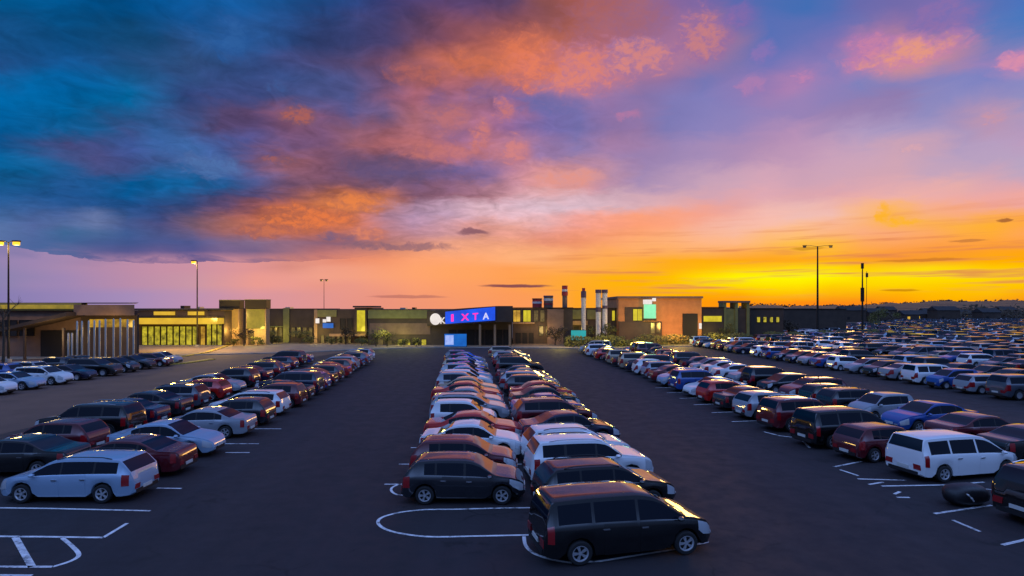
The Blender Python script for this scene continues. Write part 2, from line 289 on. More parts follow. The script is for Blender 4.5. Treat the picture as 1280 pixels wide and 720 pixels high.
BACK = [(.035, .06, .15), (.09, .16, .38), (.48, .82, 1.85), (.14, .17, .42)]
SUN_EL, SUN_AZ, NISH = 2.5, 24.0, .12
make_world()
sun = bpy.data.lights.new('sun', 'SUN'); sun.energy = .35; sun.angle = R(12); sun.color = (1, .52, .16)
so = bpy.data.objects.new('sun', sun); COL.objects.link(so)
dv = Vector((math.sin(R(SUN_AZ)) * math.cos(R(SUN_EL)), math.cos(R(SUN_AZ)) * math.cos(R(SUN_EL)), math.sin(R(SUN_EL))))
so.rotation_euler = dv.to_track_quat('Z', 'Y').to_euler()

cam = bpy.data.cameras.new('camera'); co = bpy.data.objects.new('camera', cam); COL.objects.link(co)
co.location = (0, 0, EYE); co.rotation_euler = (R(90), 0, 0)
cam.sensor_width = 36; cam.lens = 36 * FOC / 1280; cam.shift_y = (HOR - 360) / 1280
cam.clip_start = .2; cam.clip_end = 6000
sc.camera = co
vs = sc.view_settings; vs.view_transform = 'Standard'; vs.look = 'None'; vs.exposure = 0; vs.gamma = 1; vs.use_curve_mapping = False
sc.cycles.use_denoising = True; sc.cycles.max_bounces = 5; sc.cycles.diffuse_bounces = 2; sc.cycles.glossy_bounces = 3
sc.cycles.sample_clamp_indirect = 4
# ------------------------------------------------------------------ cars
def pchip(pts):
    xs = [p[0] for p in pts]; ys = [p[1] for p in pts]; n = len(xs)
    h = [xs[i + 1] - xs[i] for i in range(n - 1)]; dl = [(ys[i + 1] - ys[i]) / h[i] for i in range(n - 1)]
    m = [dl[0]] + [0 if dl[i - 1] * dl[i] <= 0 else 2 * dl[i - 1] * dl[i] / (dl[i - 1] + dl[i]) for i in range(1, n - 1)] + [dl[-1]]
    def f(x):
        if x <= xs[0]: return ys[0]
        if x >= xs[-1]: return ys[-1]
        i = max(k for k in range(n - 1) if xs[k] <= x); t = (x - xs[i]) / h[i]
        return ys[i] * (2*t**3 - 3*t*t + 1) + h[i] * m[i] * (t**3 - 2*t*t + t) + ys[i+1] * (-2*t**3 + 3*t*t) + h[i] * m[i+1] * (t**3 - t*t)
    return f

# profiles run from the tail (-x) to the nose (+x); z above the road, w = half width
SPECS = {
 'hatchback': dict(L=4.1, W=1.74, wf=1.30, wr=-1.25, r=.31,
   top=[(-2.05,.60),(-2.02,.78),(-1.93,.98),(-1.62,1.34),(-1.45,1.44),(-.5,1.48),(.05,1.47),(.38,1.41),(1.12,.98),(1.55,.91),(1.88,.80),(2.0,.68),(2.05,.52)],
   belt=[(-2.05,.58),(-2.02,.74),(-1.93,.92),(-1.5,.97),(0,.93),(1.0,.90),(1.5,.86),(1.88,.74),(2.0,.63),(2.05,.48)],
   w=[(-2.05,.64),(-1.98,.76),(-1.75,.84),(-1.2,.87),(1.1,.87),(1.6,.84),(1.9,.74),(2.05,.56)],
   ws=(.36,1.10), rw=(-1.90,-1.60), side=[(-1.28,-.93),(-.86,.02),(.10,.98)], doors=[(-.80,.05),(.05,1.0)], head=(1.55,2.0), tail=(-2.0,-1.72), trow=(3,5)),
 'city_car': dict(L=3.6, W=1.64, wf=1.14, wr=-1.14, r=.29,
   top=[(-1.8,.62),(-1.78,.82),(-1.72,1.0),(-1.52,1.40),(-1.36,1.49),(-.4,1.53),(.1,1.52),(.42,1.45),(1.06,1.0),(1.42,.92),(1.66,.82),(1.76,.68),(1.8,.52)],
   belt=[(-1.8,.60),(-1.78,.78),(-1.72,.94),(-1.2,.98),(0,.94),(.95,.91),(1.42,.86),(1.66,.75),(1.76,.62),(1.8,.48)],
   w=[(-1.8,.66),(-1.72,.75),(-1.45,.80),(-1,.82),(1.0,.82),(1.4,.79),(1.68,.70),(1.8,.56)],
   ws=(.42,1.04), rw=(-1.70,-1.50), side=[(-1.2,-.72),(-.65,.94)], doors=[(-.66,.98)], head=(1.35,1.76), tail=(-1.76,-1.5), trow=(3,5)),
 'sedan': dict(L=4.7, W=1.80, wf=1.42, wr=-1.35, r=.32,
   top=[(-2.35,.62),(-2.31,.86),(-2.2,.99),(-1.75,1.02),(-1.55,1.05),(-.85,1.36),(-.5,1.42),(0,1.44),(.35,1.40),(1.12,.97),(1.7,.88),(2.1,.77),(2.28,.64),(2.35,.50)],
   belt=[(-2.35,.60),(-2.31,.80),(-2.2,.92),(-1.6,.95),(0,.92),(1.0,.89),(1.7,.83),(2.1,.70),(2.28,.58),(2.35,.46)],
   w=[(-2.35,.66),(-2.25,.78),(-1.95,.87),(-1.3,.90),(1.1,.90),(1.8,.86),(2.15,.75),(2.35,.56)],
   ws=(.34,1.10), rw=(-1.52,-.86), side=[(-1.15,-.83),(-.76,.06),(.12,.98)], doors=[(-.85,.09),(.09,1.02)], head=(1.8,2.28), tail=(-2.30,-1.98), trow=(3,4)),
 'estate_car': dict(L=4.6, W=1.78, wf=1.36, wr=-1.32, r=.32,
   top=[(-2.3,.62),(-2.27,.86),(-2.2,1.0),(-1.88,1.36),(-1.76,1.45),(-.6,1.49),(.05,1.48),(.40,1.42),(1.18,.99),(1.7,.90),(2.05,.79),(2.22,.66),(2.3,.50)],
   belt=[(-2.3,.60),(-2.27,.80),(-2.2,.94),(-1.5,.97),(0,.94),(1.0,.91),(1.7,.85),(2.05,.72),(2.22,.60),(2.3,.46)],
   w=[(-2.3,.68),(-2.2,.80),(-1.95,.86),(-1.3,.89),(1.1,.89),(1.7,.86),(2.08,.75),(2.3,.57)],
   ws=(.40,1.16), rw=(-2.18,-1.86), side=[(-1.78,-1.05),(-.98,.06),(.12,1.04)], doors=[(-.85,.09),(.09,1.06)], head=(1.75,2.22), tail=(-2.26,-1.95), trow=(3,5), rails=1),
 'suv': dict(L=4.65, W=1.86, wf=1.38, wr=-1.34, r=.36,
   top=[(-2.32,.72),(-2.30,1.0),(-2.25,1.18),(-2.02,1.60),(-1.90,1.69),(-.6,1.73),(.0,1.72),(.42,1.65),(1.08,1.17),(1.65,1.08),(2.08,.98),(2.26,.82),(2.32,.62)],
   belt=[(-2.32,.70),(-2.30,.94),(-2.25,1.10),(-1.5,1.13),(0,1.10),(1.0,1.08),(1.65,1.03),(2.08,.91),(2.26,.76),(2.32,.58)],
   w=[(-2.32,.76),(-2.25,.86),(-2.0,.91),(-1.3,.93),(1.2,.93),(1.8,.90),(2.15,.80),(2.32,.64)],
   ws=(.42,1.06), rw=(-2.22,-1.98), side=[(-1.9,-1.12),(-1.02,.04),(.12,1.02)], doors=[(-.88,.08),(.08,1.06)], head=(1.82,2.26), tail=(-2.28,-2.02), trow=(3,5), rails=1, clad=1),
 'minivan': dict(L=4.75, W=1.88, wf=1.48, wr=-1.45, r=.33,
   top=[(-2.37,.72),(-2.35,1.0),(-2.32,1.12),(-2.16,1.62),(-2.06,1.72),(-.8,1.76),(.1,1.75),(.62,1.66),(1.52,1.07),(1.85,.99),(2.16,.87),(2.31,.70),(2.37,.54)],
   belt=[(-2.37,.70),(-2.35,.94),(-2.32,1.05),(-1.5,1.08),(0,1.04),(1.3,1.00),(1.8,.93),(2.16,.80),(2.31,.64),(2.37,.50)],
   w=[(-2.37,.78),(-2.3,.88),(-2.05,.92),(-1.3,.94),(1.3,.94),(1.85,.89),(2.18,.78),(2.37,.60)],
   ws=(.62,1.48), rw=(-2.29,-2.12), side=[(-2.0,-1.12),(-1.04,.10),(.18,1.36)], doors=[(-.92,.14),(.14,1.30)], head=(1.85,2.31), tail=(-2.34,-2.12), trow=(3,6), paintpillar=1),
}

class Loft:
    def __init__(s, S, dense=True):
        s.S = S; hl = S['L'] / 2; ar = S['r'] + .055; s.ar = ar
        key = {-hl, hl}
        for k in ('top', 'w'): key |= {p[0] for p in S[k]}
        for a, b in S['side']: key |= {a, b}
        key |= set(S['ws']) | set(S['rw'])
        if dense:
            for c in (S['wf'], S['wr']):
                for t in (-1.0, -.97, -.8, -.5, 0, .5, .8, .97, 1.0): key.add(round(c + t * ar, 3))
        else:
            for c in (S['wf'], S['wr']):
                for t in (-1.0, -.7, 0, .7, 1.0): key.add(round(c + t * ar, 3))
        xs = sorted(key); out = [xs[0]]
        prot = set(S['ws']) | set(S['rw']) | {q for ab in S['side'] for q in ab} | {-hl, hl}
        gap = .03 if dense else .11
        for x in xs[1:]:
            if x - out[-1] < gap:
                if x in prot and out[-1] not in prot: out[-1] = x
                elif x in prot: out.append(x)
                continue
            while dense and x - out[-1] > .24: out.append(out[-1] + (x - out[-1]) / math.ceil((x - out[-1]) / .24))
            out.append(x)
        s.xs = out; s.ft, s.fb, s.fw = pchip(S['top']), pchip(S['belt']), pchip(S['w'])
        s.P = [s.section(x) for x in out]
    def section(s, x):
        S = s.S; w = s.fw(x); zt = s.ft(x); zb = min(s.fb(x), zt - .012); hl = S['L'] / 2
        sill = .17 + .55 * max(0, S['r'] - .31)
        e = min(1, (hl - abs(x)) / .25); z0 = sill + .10 * (1 - e) ** 2 + .02
        for c in (S['wf'], S['wr']):
            q = s.ar ** 2 - (x - c) ** 2
            if q > -1e-6: z0 = max(z0, S['r'] + math.sqrt(max(q, 0)))
        h = zt - zb; y7 = .94 * w - .27 * h
        z3 = zb - .10 * min(1, (zb - z0) / .3)
        p = [(.84 * w, z0), (.965 * w, z0 + .035), (1.0 * w, z0 + .035 + .52 * (z3 - z0)), (.992 * w, z3), (.958 * w, zb)]
        y5, z5 = .935 * w, zb + .06 * h
        p.append((y5, z5)); z7 = zb + .945 * h
        p.append((y5 + (y7 - y5) * .84, z5 + (z7 - z5) * .84)); p.append((y7, z7))
        p.append((y7 - .055 * min(1, w), zb + .985 * h)); p.append((.5 * y7, zb + .997 * h)); p.append((0.0, zt))
        return [Vector((x, a, b)) for a, b in p]
    def nrm(s, i, j):
        P = s.P; a = P[min(i + 1, len(P) - 1)][j] - P[max(i - 1, 0)][j]; b = P[i][min(j + 1, 10)] - P[i][max(j - 1, 0)]
        n = b.cross(a)
        n = -n if n.y < 0 or (j >= 8 and n.z < 0) else n
        return n.normalized() if n.length > 1e-9 else Vector((0, 1, 0))
    def cls(s, i, j):
        xm = .5 * (s.xs[i] + s.xs[i + 1]); S = s.S
        if j in (8, 9):
            if S['ws'][0] < xm < S['ws'][1]: return 'windscreen'
            if S['rw'][0] < xm < S['rw'][1]: return 'rear_window'
        if j == 5:
            if 'paintpillar' not in S and S['side'][0][1] < xm < S['side'][-1][0] and not any(a < xm < b for a, b in S['side']): return 'pillar'
            for k, (a, b) in enumerate(S['side']):
                if a < xm < b and s.ft(xm) - s.fb(xm) > .12: return 'side%d' % k
        return 'body'
    def quads(s, which, mb, mi=0, sides=(1, -1)):
        P = s.P; n = len(P)
        for sd in sides:
            vs = [(p.x, sd * p.y, p.z) for row in P for p in row]; fs = []
            for i in range(n - 1):
                for j in range(10):
                    if which(i, j):
                        q = (i * 11 + j, i * 11 + j + 1, (i + 1) * 11 + j + 1, (i + 1) * 11 + j)
                        fs.append(q if sd < 0 else q[::-1])
            used = sorted({k for f in fs for k in f}); mp = {k: a for a, k in enumerate(used)}
            mb.add([vs[k] for k in used], [tuple(mp[k] for k in f) for f in fs], mi, True)
    def body(s, mb, mi=0):
        # one welded skin: columns run from one sill over the roof to the other
        P = s.P; n = len(P); vs = []
        for row in P:
            vs += [(p.x, -p.y, p.z) for p in row] + [(p.x, p.y, p.z) for p in row[-2::-1]]
        fs = []
        for i in range(n - 1):
            for c in range(20):
                j = c if c < 10 else 19 - c
                if s.cls(i, j) == 'body': fs.append((i * 21 + c, (i + 1) * 21 + c, (i + 1) * 21 + c + 1, i * 21 + c + 1))
        for i, fl in ((0, 0), (n - 1, 1)):
            for j in range(10):
                q = [i * 21 + j, i * 21 + j + 1, i * 21 + 19 - j, i * 21 + 20 - j]
                if j == 9: q = [i * 21 + 9, i * 21 + 10, i * 21 + 11]
                fs.append(tuple(q) if not fl else tuple(q[::-1]))
        used = sorted({k for f in fs for k in f}); mp = {k: a for a, k in enumerate(used)}
        mb.add([vs[k] for k in used], [tuple(mp[k] for k in f) for f in fs], mi, True)
    def patch(s, mb, xa, xb, j0, j1, off, mi=0, sides=(1, -1), depth=.004):
        idx = [i for i in range(len(s.xs)) if xa - 1e-4 <= s.xs[i] <= xb + 1e-4]
        if len(idx) < 2: return
        for sd in sides:
            outer = []; inner = []
            for i in idx:
                for j in range(j0, j1 + 1):
                    p, nn = s.P[i][j], s.nrm(i, j)
                    a, b = p + nn * off, p - nn * depth
                    outer.append((a.x, sd * a.y, a.z)); inner.append((b.x, sd * b.y, b.z))
            nj = j1 - j0 + 1; fs = []; m = len(outer)
            for a in range(len(idx) - 1):
                for b in range(nj - 1):
                    q = (a * nj + b, a * nj + b + 1, (a + 1) * nj + b + 1, (a + 1) * nj + b); fs.append(q if sd < 0 else q[::-1])
            loop = [a * nj for a in range(len(idx))] + [(len(idx) - 1) * nj + b for b in range(1, nj)] + [a * nj + nj - 1 for a in range(len(idx) - 2, -1, -1)] + [b for b in range(nj - 2, 0, -1)]
            for k in range(len(loop)):
                u, v = loop[k], loop[(k + 1) % len(loop)]
                q = (u, v, v + m, u + m); fs.append(q if sd > 0 else q[::-1])
            mb.add(outer + inner, fs, mi, True)
    def endcap(s, mb, rear, j0, j1, ya, yb, off, mi=0, sides=(1, -1)):
        """a raised plate on the tail or nose face, between section rows j0..j1, from ya to yb of the half width"""
        i = 0 if rear else len(s.P) - 1; dx = -off if rear else off
        for sd in sides:
            vs = []; fs = []
            for j in range(j0, j1 + 1):
                p = s.P[i][j]
                for y in (ya, yb):
                    vs += [(p.x + dx, sd * y * p.y, p.z), (p.x - dx * .3, sd * y * p.y, p.z)]
            for a in range(j1 - j0):
                o = a * 4
                fs += [(o, o + 2, o + 6, o + 4), (o, o + 4, o + 5, o + 1), (o + 2, o + 3, o + 7, o + 6)]
            o = (j1 - j0) * 4
            fs += [(0, 1, 3, 2), (o, o + 2, o + 3, o + 1)]
            mb.add(vs, fs, mi, False)

def wheel_mb(r, w=.20, n=24):
    h = w / 2
    t = MB().lathe([(-h, r * .66), (-h, r * .9), (-h * .8, r * .98), (-h * .3, r), (h * .3, r), (h * .8, r * .98), (h, r * .9), (h, r * .66), (h * .5, r * .62)], n)
    k = MB().lathe([(h * .35, .001), (h * .35, r * .58)], n, 1).lathe([(h * .5, r * .60), (h * .98, r * .68), (h * .98, r * .60), (h * .62, r * .54)], n, 0).lathe([(h * .9, .001), (h * .9, r * .15), (h * .6, r * .17)], 12, 0)
    for a in range(5):
        M = Matrix.Rotation(2 * math.pi * a / 5 + .3, 4, 'Y')
        for q in (-.055, .055):
            M2 = M @ Matrix.Translation((0, 0, 0)) @ Matrix.Rotation(q * 2.4, 4, 'Y')
            k.box(-.016, .016, h * .55, h * .88, r * .1, r * .62, 0, M2)
    return t, k

M = {}
def paint(name, c, metal=.1, rough=.45):
    c = lin(c); m = mat('paint ' + name, c, rough, metal, coat=1.0, coat_rough=.05); M[name] = m; pb = m.node_tree.nodes['Principled BSDF']; pb.inputs['Coat IOR'].default_value = 1.75; pb.inputs['Specular IOR Level'].default_value = .15
    nt = NT(m.node_tree); b = m.node_tree.nodes['Principled BSDF']
    # road dust: dulls the clear coat in patches
    f, _ = nt.noise(nt.n('ShaderNodeTexCoord').outputs['Object'], 2.4, 5, .65)
    nt.set(b.inputs['Coat Roughness'], nt.maprange(f, .35, .75, .01, .05)); nt.set(b.inputs['Roughness'], nt.maprange(f, .35, .75, rough - .05, rough + .15))
paint('black', (8, 9, 11), 0.); paint('charcoal', (30, 32, 38), .1); paint('grey', (78, 82, 92), .2); paint('silver', (150, 156, 164), .2)
paint('white', (226, 228, 230), 0.); paint('navy blue', (14, 22, 52), .1); paint('blue', (36, 78, 150)); paint('maroon', (92, 20, 30)); paint('red', (190, 26, 22), .1)
paint('beige', (176, 160, 134), .2); paint('dark green', (14, 40, 32)); paint('pale blue', (150, 176, 200), .2)
M['glass'] = mat('tinted car glass', (.002, .005, .013), .03, spec=.4)
M['tyre'] = mat('tyre rubber', (.014, .014, .015), .85)
M['rim'] = mat('alloy', (.62, .63, .66), .35, .6)
M['dark'] = mat('black plastic', (.012, .012, .014), .55)
M['well'] = mat('wheel well', (.006, .006, .006), .9)
M['head'] = mat('headlamp glass', (.62, .66, .70), .08, .35, coat=1)
M['tail'] = mat('tail lamp red', (.30, .006, .010), .12, coat=1, spec=.7)
M['plate'] = mat('number plate', (.62, .62, .58), .45)
M['chrome'] = mat('chrome', (.72, .73, .75), .12, 1.0)

TPL = {}
def template(kindname):
    """meshes of one car kind, shared by every copy: [(part name, mesh, loc, rz, painted?, [sub-parts])]"""
    if kindname in TPL: return TPL[kindname]
    S = SPECS[kindname]; L = Loft(S, True); hl, W, r = S['L'] / 2, S['W'], S['r']; parts = []
    def P(name, mb, mats, painted=False, loc=(0, 0, 0), rz=0, subs=()):
        parts.append((name, mb.mesh(name, mats), loc, rz, painted, list(subs)))
    b = MB(); L.body(b); P('body', b, [M['black']], True)
    u = MB(); sill = .19 + .5 * max(0, r - .31)
    u.box(-hl + .12, hl - .12, -W * .36, W * .36, sill, .62); u.box(S['wr'] + L.ar, S['wf'] - L.ar, -W * .44, W * .44, sill + .01, .5)
    P('underbody', u, [M['well']])
    for nm in ('windscreen', 'rear_window'):
        g = MB(); L.quads(lambda i, j: L.cls(i, j) == nm, g); P(nm, g, [M['glass']])
    for k in range(len(S['side'])):
        for sd in (1, -1):
            g = MB(); L.quads(lambda i, j: L.cls(i, j) == 'side%d' % k, g, 0, (sd,))
            if g.f: P('side_window', g, [M['glass']])
    for (q0, q1), (q2, q3) in zip(S['side'], S['side'][1:]):
        for sd in (1, -1):
            g = MB(); L.quads(lambda i, j: L.cls(i, j) == 'pillar' and q1 - .01 < .5 * (L.xs[i] + L.xs[i + 1]) < q2 + .01, g, 0, (sd,))
            if g.f: P('window_pillar', g, [M['dark']])
    for a, c in S['doors']:
        for sd in (1, -1):
            g = MB(); L.patch(g, a + .012, c - .012, 1, 4, .007, 0, (sd,))
            if not g.f: continue
            hz = L.fb(a) - .14; hy = L.fw(a + .1) * .998
            hb = MB().box(a + .07, a + .25, hy - .01, hy + .035, hz - .016, hz + .016) if sd > 0 else MB().box(a + .07, a + .25, -hy - .035, -hy + .01, hz - .016, hz + .016)
            P('door', g, [M['black']], True, subs=[('door_handle', hb.mesh('door_handle', [M['chrome'] if kindname != 'suv' else M['dark']]))])
    for sd in (1, -1):
        g = MB(); L.patch(g, *S['head'], 2, 4, .008, 0, (sd,)); L.endcap(g, False, 3, 4, .62, 1.0, .012, 0, (sd,)); P('headlight', g, [M['head']])
    for sd in (1, -1):
        g = MB(); j0, j1 = S['trow']; L.patch(g, S['tail'][0], S['tail'][1], j0 - 1, j1 - (1 if j1 > 4 else 0), .008, 0, (sd,)); L.endcap(g, True, 2, 4, .60, 1.0, .014, 0, (sd,)); P('tail_light', g, [M['tail']])
        g = MB(); x = S['ws'][1] - .22; z = L.fb(x) + .05; y = L.fw(x) + .07
        vs = []; 
        for t, q in ((-.07, .55), (-.04, .95), (.03, 1.), (.08, .7)):
            for k in range(8):
                aa = 2 * math.pi * k / 8; vs.append((x + t, sd * (y + .095 * q * math.cos(aa)), z + .02 + .065 * q * math.sin(aa)))
        fs = [(i * 8 + k, i * 8 + (k + 1) % 8, (i + 1) * 8 + (k + 1) % 8, (i + 1) * 8 + k) for i in range(3) for k in range(8)] + [tuple(range(7, -1, -1)), tuple(range(24, 32))]
        g.add(vs, fs, 0, True); P('side_mirror', g, [M['black']], True)
    fr = L.P[-1]; re = L.P[0]
    g = MB(); z1 = fr[3].z; g.box(hl - .01, hl + .014, -.34, .34, z1 - .10, z1 + .0); P('grille', g, [M['dark']])
    g = MB().box(hl - .01, hl + .016, -.42, .42, .26, .38); P('air_intake', g, [M['dark']])
    g = MB().box(hl - .01, hl + .022, -.25, .25, .40, .51); P('number_plate', g, [M['plate']])
    zr = re[3].z
    g = MB().box(-hl - .02, -hl + .01, -.25, .25, zr - .14, zr - .02); P('number_plate', g, [M['plate']])
    g = MB().box(-hl - .016, -hl + .01, -.62 * W / 1.8, .62 * W / 1.8, .27, .41); P('bumper_trim', g, [M['dark']])
    for sd in (1, -1):
        g = MB(); L.patch(g, S['wr'] + L.ar + .03, S['wf'] - L.ar - .03, 0, 1, .01, 0, (sd,)); P('sill_trim', g, [M['dark']])
    if S.get('clad'):
        for c in (S['wf'], S['wr']):
            for sd in (1, -1):
                g = MB(); L.patch(g, c - L.ar - .01, c + L.ar + .01, 0, 1, .018, 0, (sd,)); P('arch_trim', g, [M['dark']])
    if S.get('rails'):
        for sd in (1, -1):
            pts = [(x, sd * (L.section(x)[7].y - .03), L.section(x)[8].z + .045) for x in [S['side'][0][0] + .25 + k * (S['ws'][0] - .25 - S['side'][0][0] - .1) / 6 for k in range(7)]]
            pts[0] = (pts[0][0], pts[0][1], pts[0][2] - .04); pts[-1] = (pts[-1][0], pts[-1][1], pts[-1][2] - .04)
            P('roof_rail', MB().tube(pts, .016, 6), [M['chrome'] if kindname == 'suv' else M['dark']])
    t, k = wheel_mb(r); tm, km = t.mesh('tyre', [M['tyre']]), k.mesh('rim', [M['rim'], M['well']])
    for x in (S['wf'], S['wr']):
        for sd in (1, -1):
            parts.append(('wheel', tm, (x, sd * (W / 2 - .105), r), 0 if sd > 0 else math.pi, False, [('rim', km)]))
    TPL[kindname] = parts
    return parts

LOD = {}
def simple_mesh(kindname):
    if kindname in LOD: return LOD[kindname]
    S = SPECS[kindname]; L = Loft(S, False); hl, W, r = S['L'] / 2, S['W'], S['r']
    b = MB(); L.body(b, 0); L.quads(lambda i, j: L.cls(i, j) != 'body', b, 1)
    L.patch(b, S['head'][0], S['head'][1], 2, 4, .01, 2); L.endcap(b, False, 3, 4, .62, 1., .012, 2)
    j0, j1 = S['trow']; L.patch(b, S['tail'][0] - .1, S['tail'][1] + .1, j0 - 1, j1 - (1 if j1 > 4 else 0), .01, 3); L.endcap(b, True, 2, 4, .6, 1., .014, 3)
    b.box(-hl + .12, hl - .12, -W * .36, W * .36, .2, .62, 4); b.box(-hl - .016, -hl + .01, -.6, .6, .27, .41, 4); b.box(hl - .01, hl + .016, -.4, .4, .27, .5, 4)
    b.box(-hl - .02, -hl + .01, -.25, .25, L.P[0][3].z - .14, L.P[0][3].z - .02, 6)
    for x in (S['wf'], S['wr']):
        for sd in (1, -1):
            b.lathe([(sd * (W / 2 - .2), r * .7), (sd * (W / 2 - .2), r), (sd * (W / 2 - .02), r), (sd * (W / 2 - .0), r * .62)], 12, 4, c=(x, 0, r))
            b.lathe([(sd * (W / 2 - .0), r * .62), (sd * (W / 2 - .03), .001)], 12, 5, c=(x, 0, r))
    me = b.mesh('car ' + kindname.replace('_', ' '), [M['black'], M['glass'], M['head'], M['tail'], M['dark'], M['rim'], M['plate']])
    LOD[kindname] = me
    return me

def slot(o, m):
    o.material_slots[0].link = 'OBJECT'; o.material_slots[0].material = m

SEEN_LABELS = set()
def put_car(k, colour, x, y, hd, label, group, full=True, scale=1.0):
    assert label not in SEEN_LABELS, label
    SEEN_LABELS.add(label)
    sc3 = (rnd.uniform(.95, 1.05), rnd.uniform(.97, 1.02), rnd.uniform(.96, 1.05)) if y > 24 else (1, 1, .93 if k == V else .97)
    cat = {'suv': 'SUV', 'minivan': 'minivan'}.get(k, 'car')
    if not full:
        o = link(k, simple_mesh(k)); slot(o, M[colour]); o.location = (x, y, .016); o.rotation_euler = (0, 0, R(hd)); o.scale = sc3
        return tag(o, label, cat, group)
    root = empty(k, (x, y, .016), R(hd)); root.scale = sc3
    for nm, me, loc, rz, pt, subs in template(k):
        o = link(nm, me, root, loc); o.rotation_euler = (0, 0, rz)
        if pt: slot(o, M[colour])
        for sn, sm in subs: link(sn, sm, o)
    return tag(root, label, cat, group)
NICE = {'city_car': 'small hatchback', 'hatchback': 'hatchback', 'sedan': 'sedan', 'estate_car': 'estate car', 'suv': 'SUV', 'minivan': 'minivan'}
ORD = ['zeroth', 'first', 'second', 'third', 'fourth', 'fifth', 'sixth', 'seventh', 'eighth', 'ninth', 'tenth', 'eleventh', 'twelfth', 'thirteenth', 'fourteenth', 'fifteenth', 'sixteenth', 'seventeenth', 'eighteenth', 'nineteenth', 'twentieth',
       'twenty-first', 'twenty-second', 'twenty-third', 'twenty-fourth', 'twenty-fifth', 'twenty-sixth', 'twenty-seventh', 'twenty-eighth', 'twenty-ninth', 'thirtieth', 'thirty-first', 'thirty-second', 'thirty-third', 'thirty-fourth', 'thirty-fifth', 'thirty-sixth']
H, S_, E, U, V = 'hatchback', 'sedan', 'estate_car', 'suv', 'minivan'
PAL = ['black'] * 5 + ['charcoal'] * 4 + ['grey'] * 4 + ['silver'] * 5 + ['white'] * 8 + ['navy blue'] * 3 + ['blue'] * 2 + ['maroon'] + ['red'] * 3 + ['beige'] * 2 + ['dark green'] + ['pale blue'] * 2
KP = ['city_car'] * 2 + [H] * 4 + [S_] * 5 + [E] * 3 + [U] * 4 + [V] * 2
def interp(tab, d):
    if d <= tab[0][0]: return tab[0][1]
    for (a, p), (b, q) in zip(tab, tab[1:]):
        if d <= b: return p + (q - p) * (d - a) / (b - a)
    (a, p), (b, q) = tab[-2:]
    return q + (q - p) / (b - a) * (d - b)

def row(place, cars, edge, hd, side, full_to=46, group='parked cars filling the lot'):
    """cars: [(distance, kind, colour, heading turn, label words or None)]; edge: table of the row's rear or front line"""
    for n, c in enumerate(cars):
        d, k, colr = c[:3]; turn = c[3] if len(c) > 3 else rnd.uniform(-2, 2); extra = c[4] if len(c) > 4 else ''
        k = k or rnd.choice(KP); colr = colr or rnd.choice(PAL)
        x = interp(edge, d) + side * SPECS[k]['L'] / 2 + (rnd.uniform(-.15, .15) if n > 2 else 0)
        lab = f"{colr} {NICE[k]}{extra}, {ORD[n + 1]} from near end of {place}"
        put_car(k, colr, x, d, hd + turn, lab, group, d < full_to)

# --- block beside the brown flat-roofed building
row('lane-edge row by brown hall', [(20.5, E, 'pale blue', 0), (23.4, S_, 'maroon', 1), (26.3, S_, 'pale blue', 181), (30.2, S_, 'silver', 2), (33.2, H, 'charcoal', 0), (36.2, E, 'white', 0), (39.2, 'city_car', 'maroon'), (41.8, S_, 'charcoal'), (44.4, U, 'navy blue'), (47, H, 'blue'),
    (49.6, S_, 'black'), (52.4, E, 'charcoal'), (55.6, S_, 'red'), (58.4, H, 'black'), (61.2, E, 'silver'), (64, S_, 'charcoal'), (66.8, H, 'grey'), (70, S_, 'beige'), (73, E, 'silver')],
    [(20, -12.6), (31, -13.2), (46, -14.4), (66, -16.2), (73, -17)], 180, -1)
row('inner row by brown hall', [(23.5, S_, 'black', 0, ' with orange-red lamps'), (26.8, H, 'maroon', -2), (30.0, U, 'black', 0), (32.8, S_, 'navy blue', 0), (35.6, S_, 'charcoal', 0), (38.6, E, 'grey', 0), (42.0, H, 'red', 0), (45.6, S_, 'silver', 180), (49, H, 'charcoal'), (52.4, S_, 'navy blue'), (55.4, E, 'charcoal'),
    (58.6, S_, 'black'), (62, H, 'navy blue'), (65.5, U, 'charcoal'), (69, S_, 'blue')],
    [(23, -16.9), (26, -18.4), (30, -19.0), (34.4, -19.5), (38, -19.8), (42, -20.2), (49, -21.0), (70, -23.2)], 180, -1)
row('row before the pale poles', [(41.5, H, 'silver', 0), (44.4, H, 'white', 0), (47.3, S_, 'pale blue', 4), (50.4, E, 'white', 0), (53.6, S_, 'navy blue', 0), (56.8, U, 'black'), (60, H, 'charcoal'), (63, S_, 'black'), (66, H, 'maroon'), (68.8, S_, 'silver')],
    [(40, -37.4), (70, -38.3)], 0, -1, 52)
row('outer row before brown hall', [(50, S_, 'navy blue', 180), (53, H, 'blue', 180), (56, E, 'silver', 180), (60, H, 'charcoal', 180), (63, S_, 'black', 180)], [(40, -44), (70, -44.5)], 0, -1, 0)
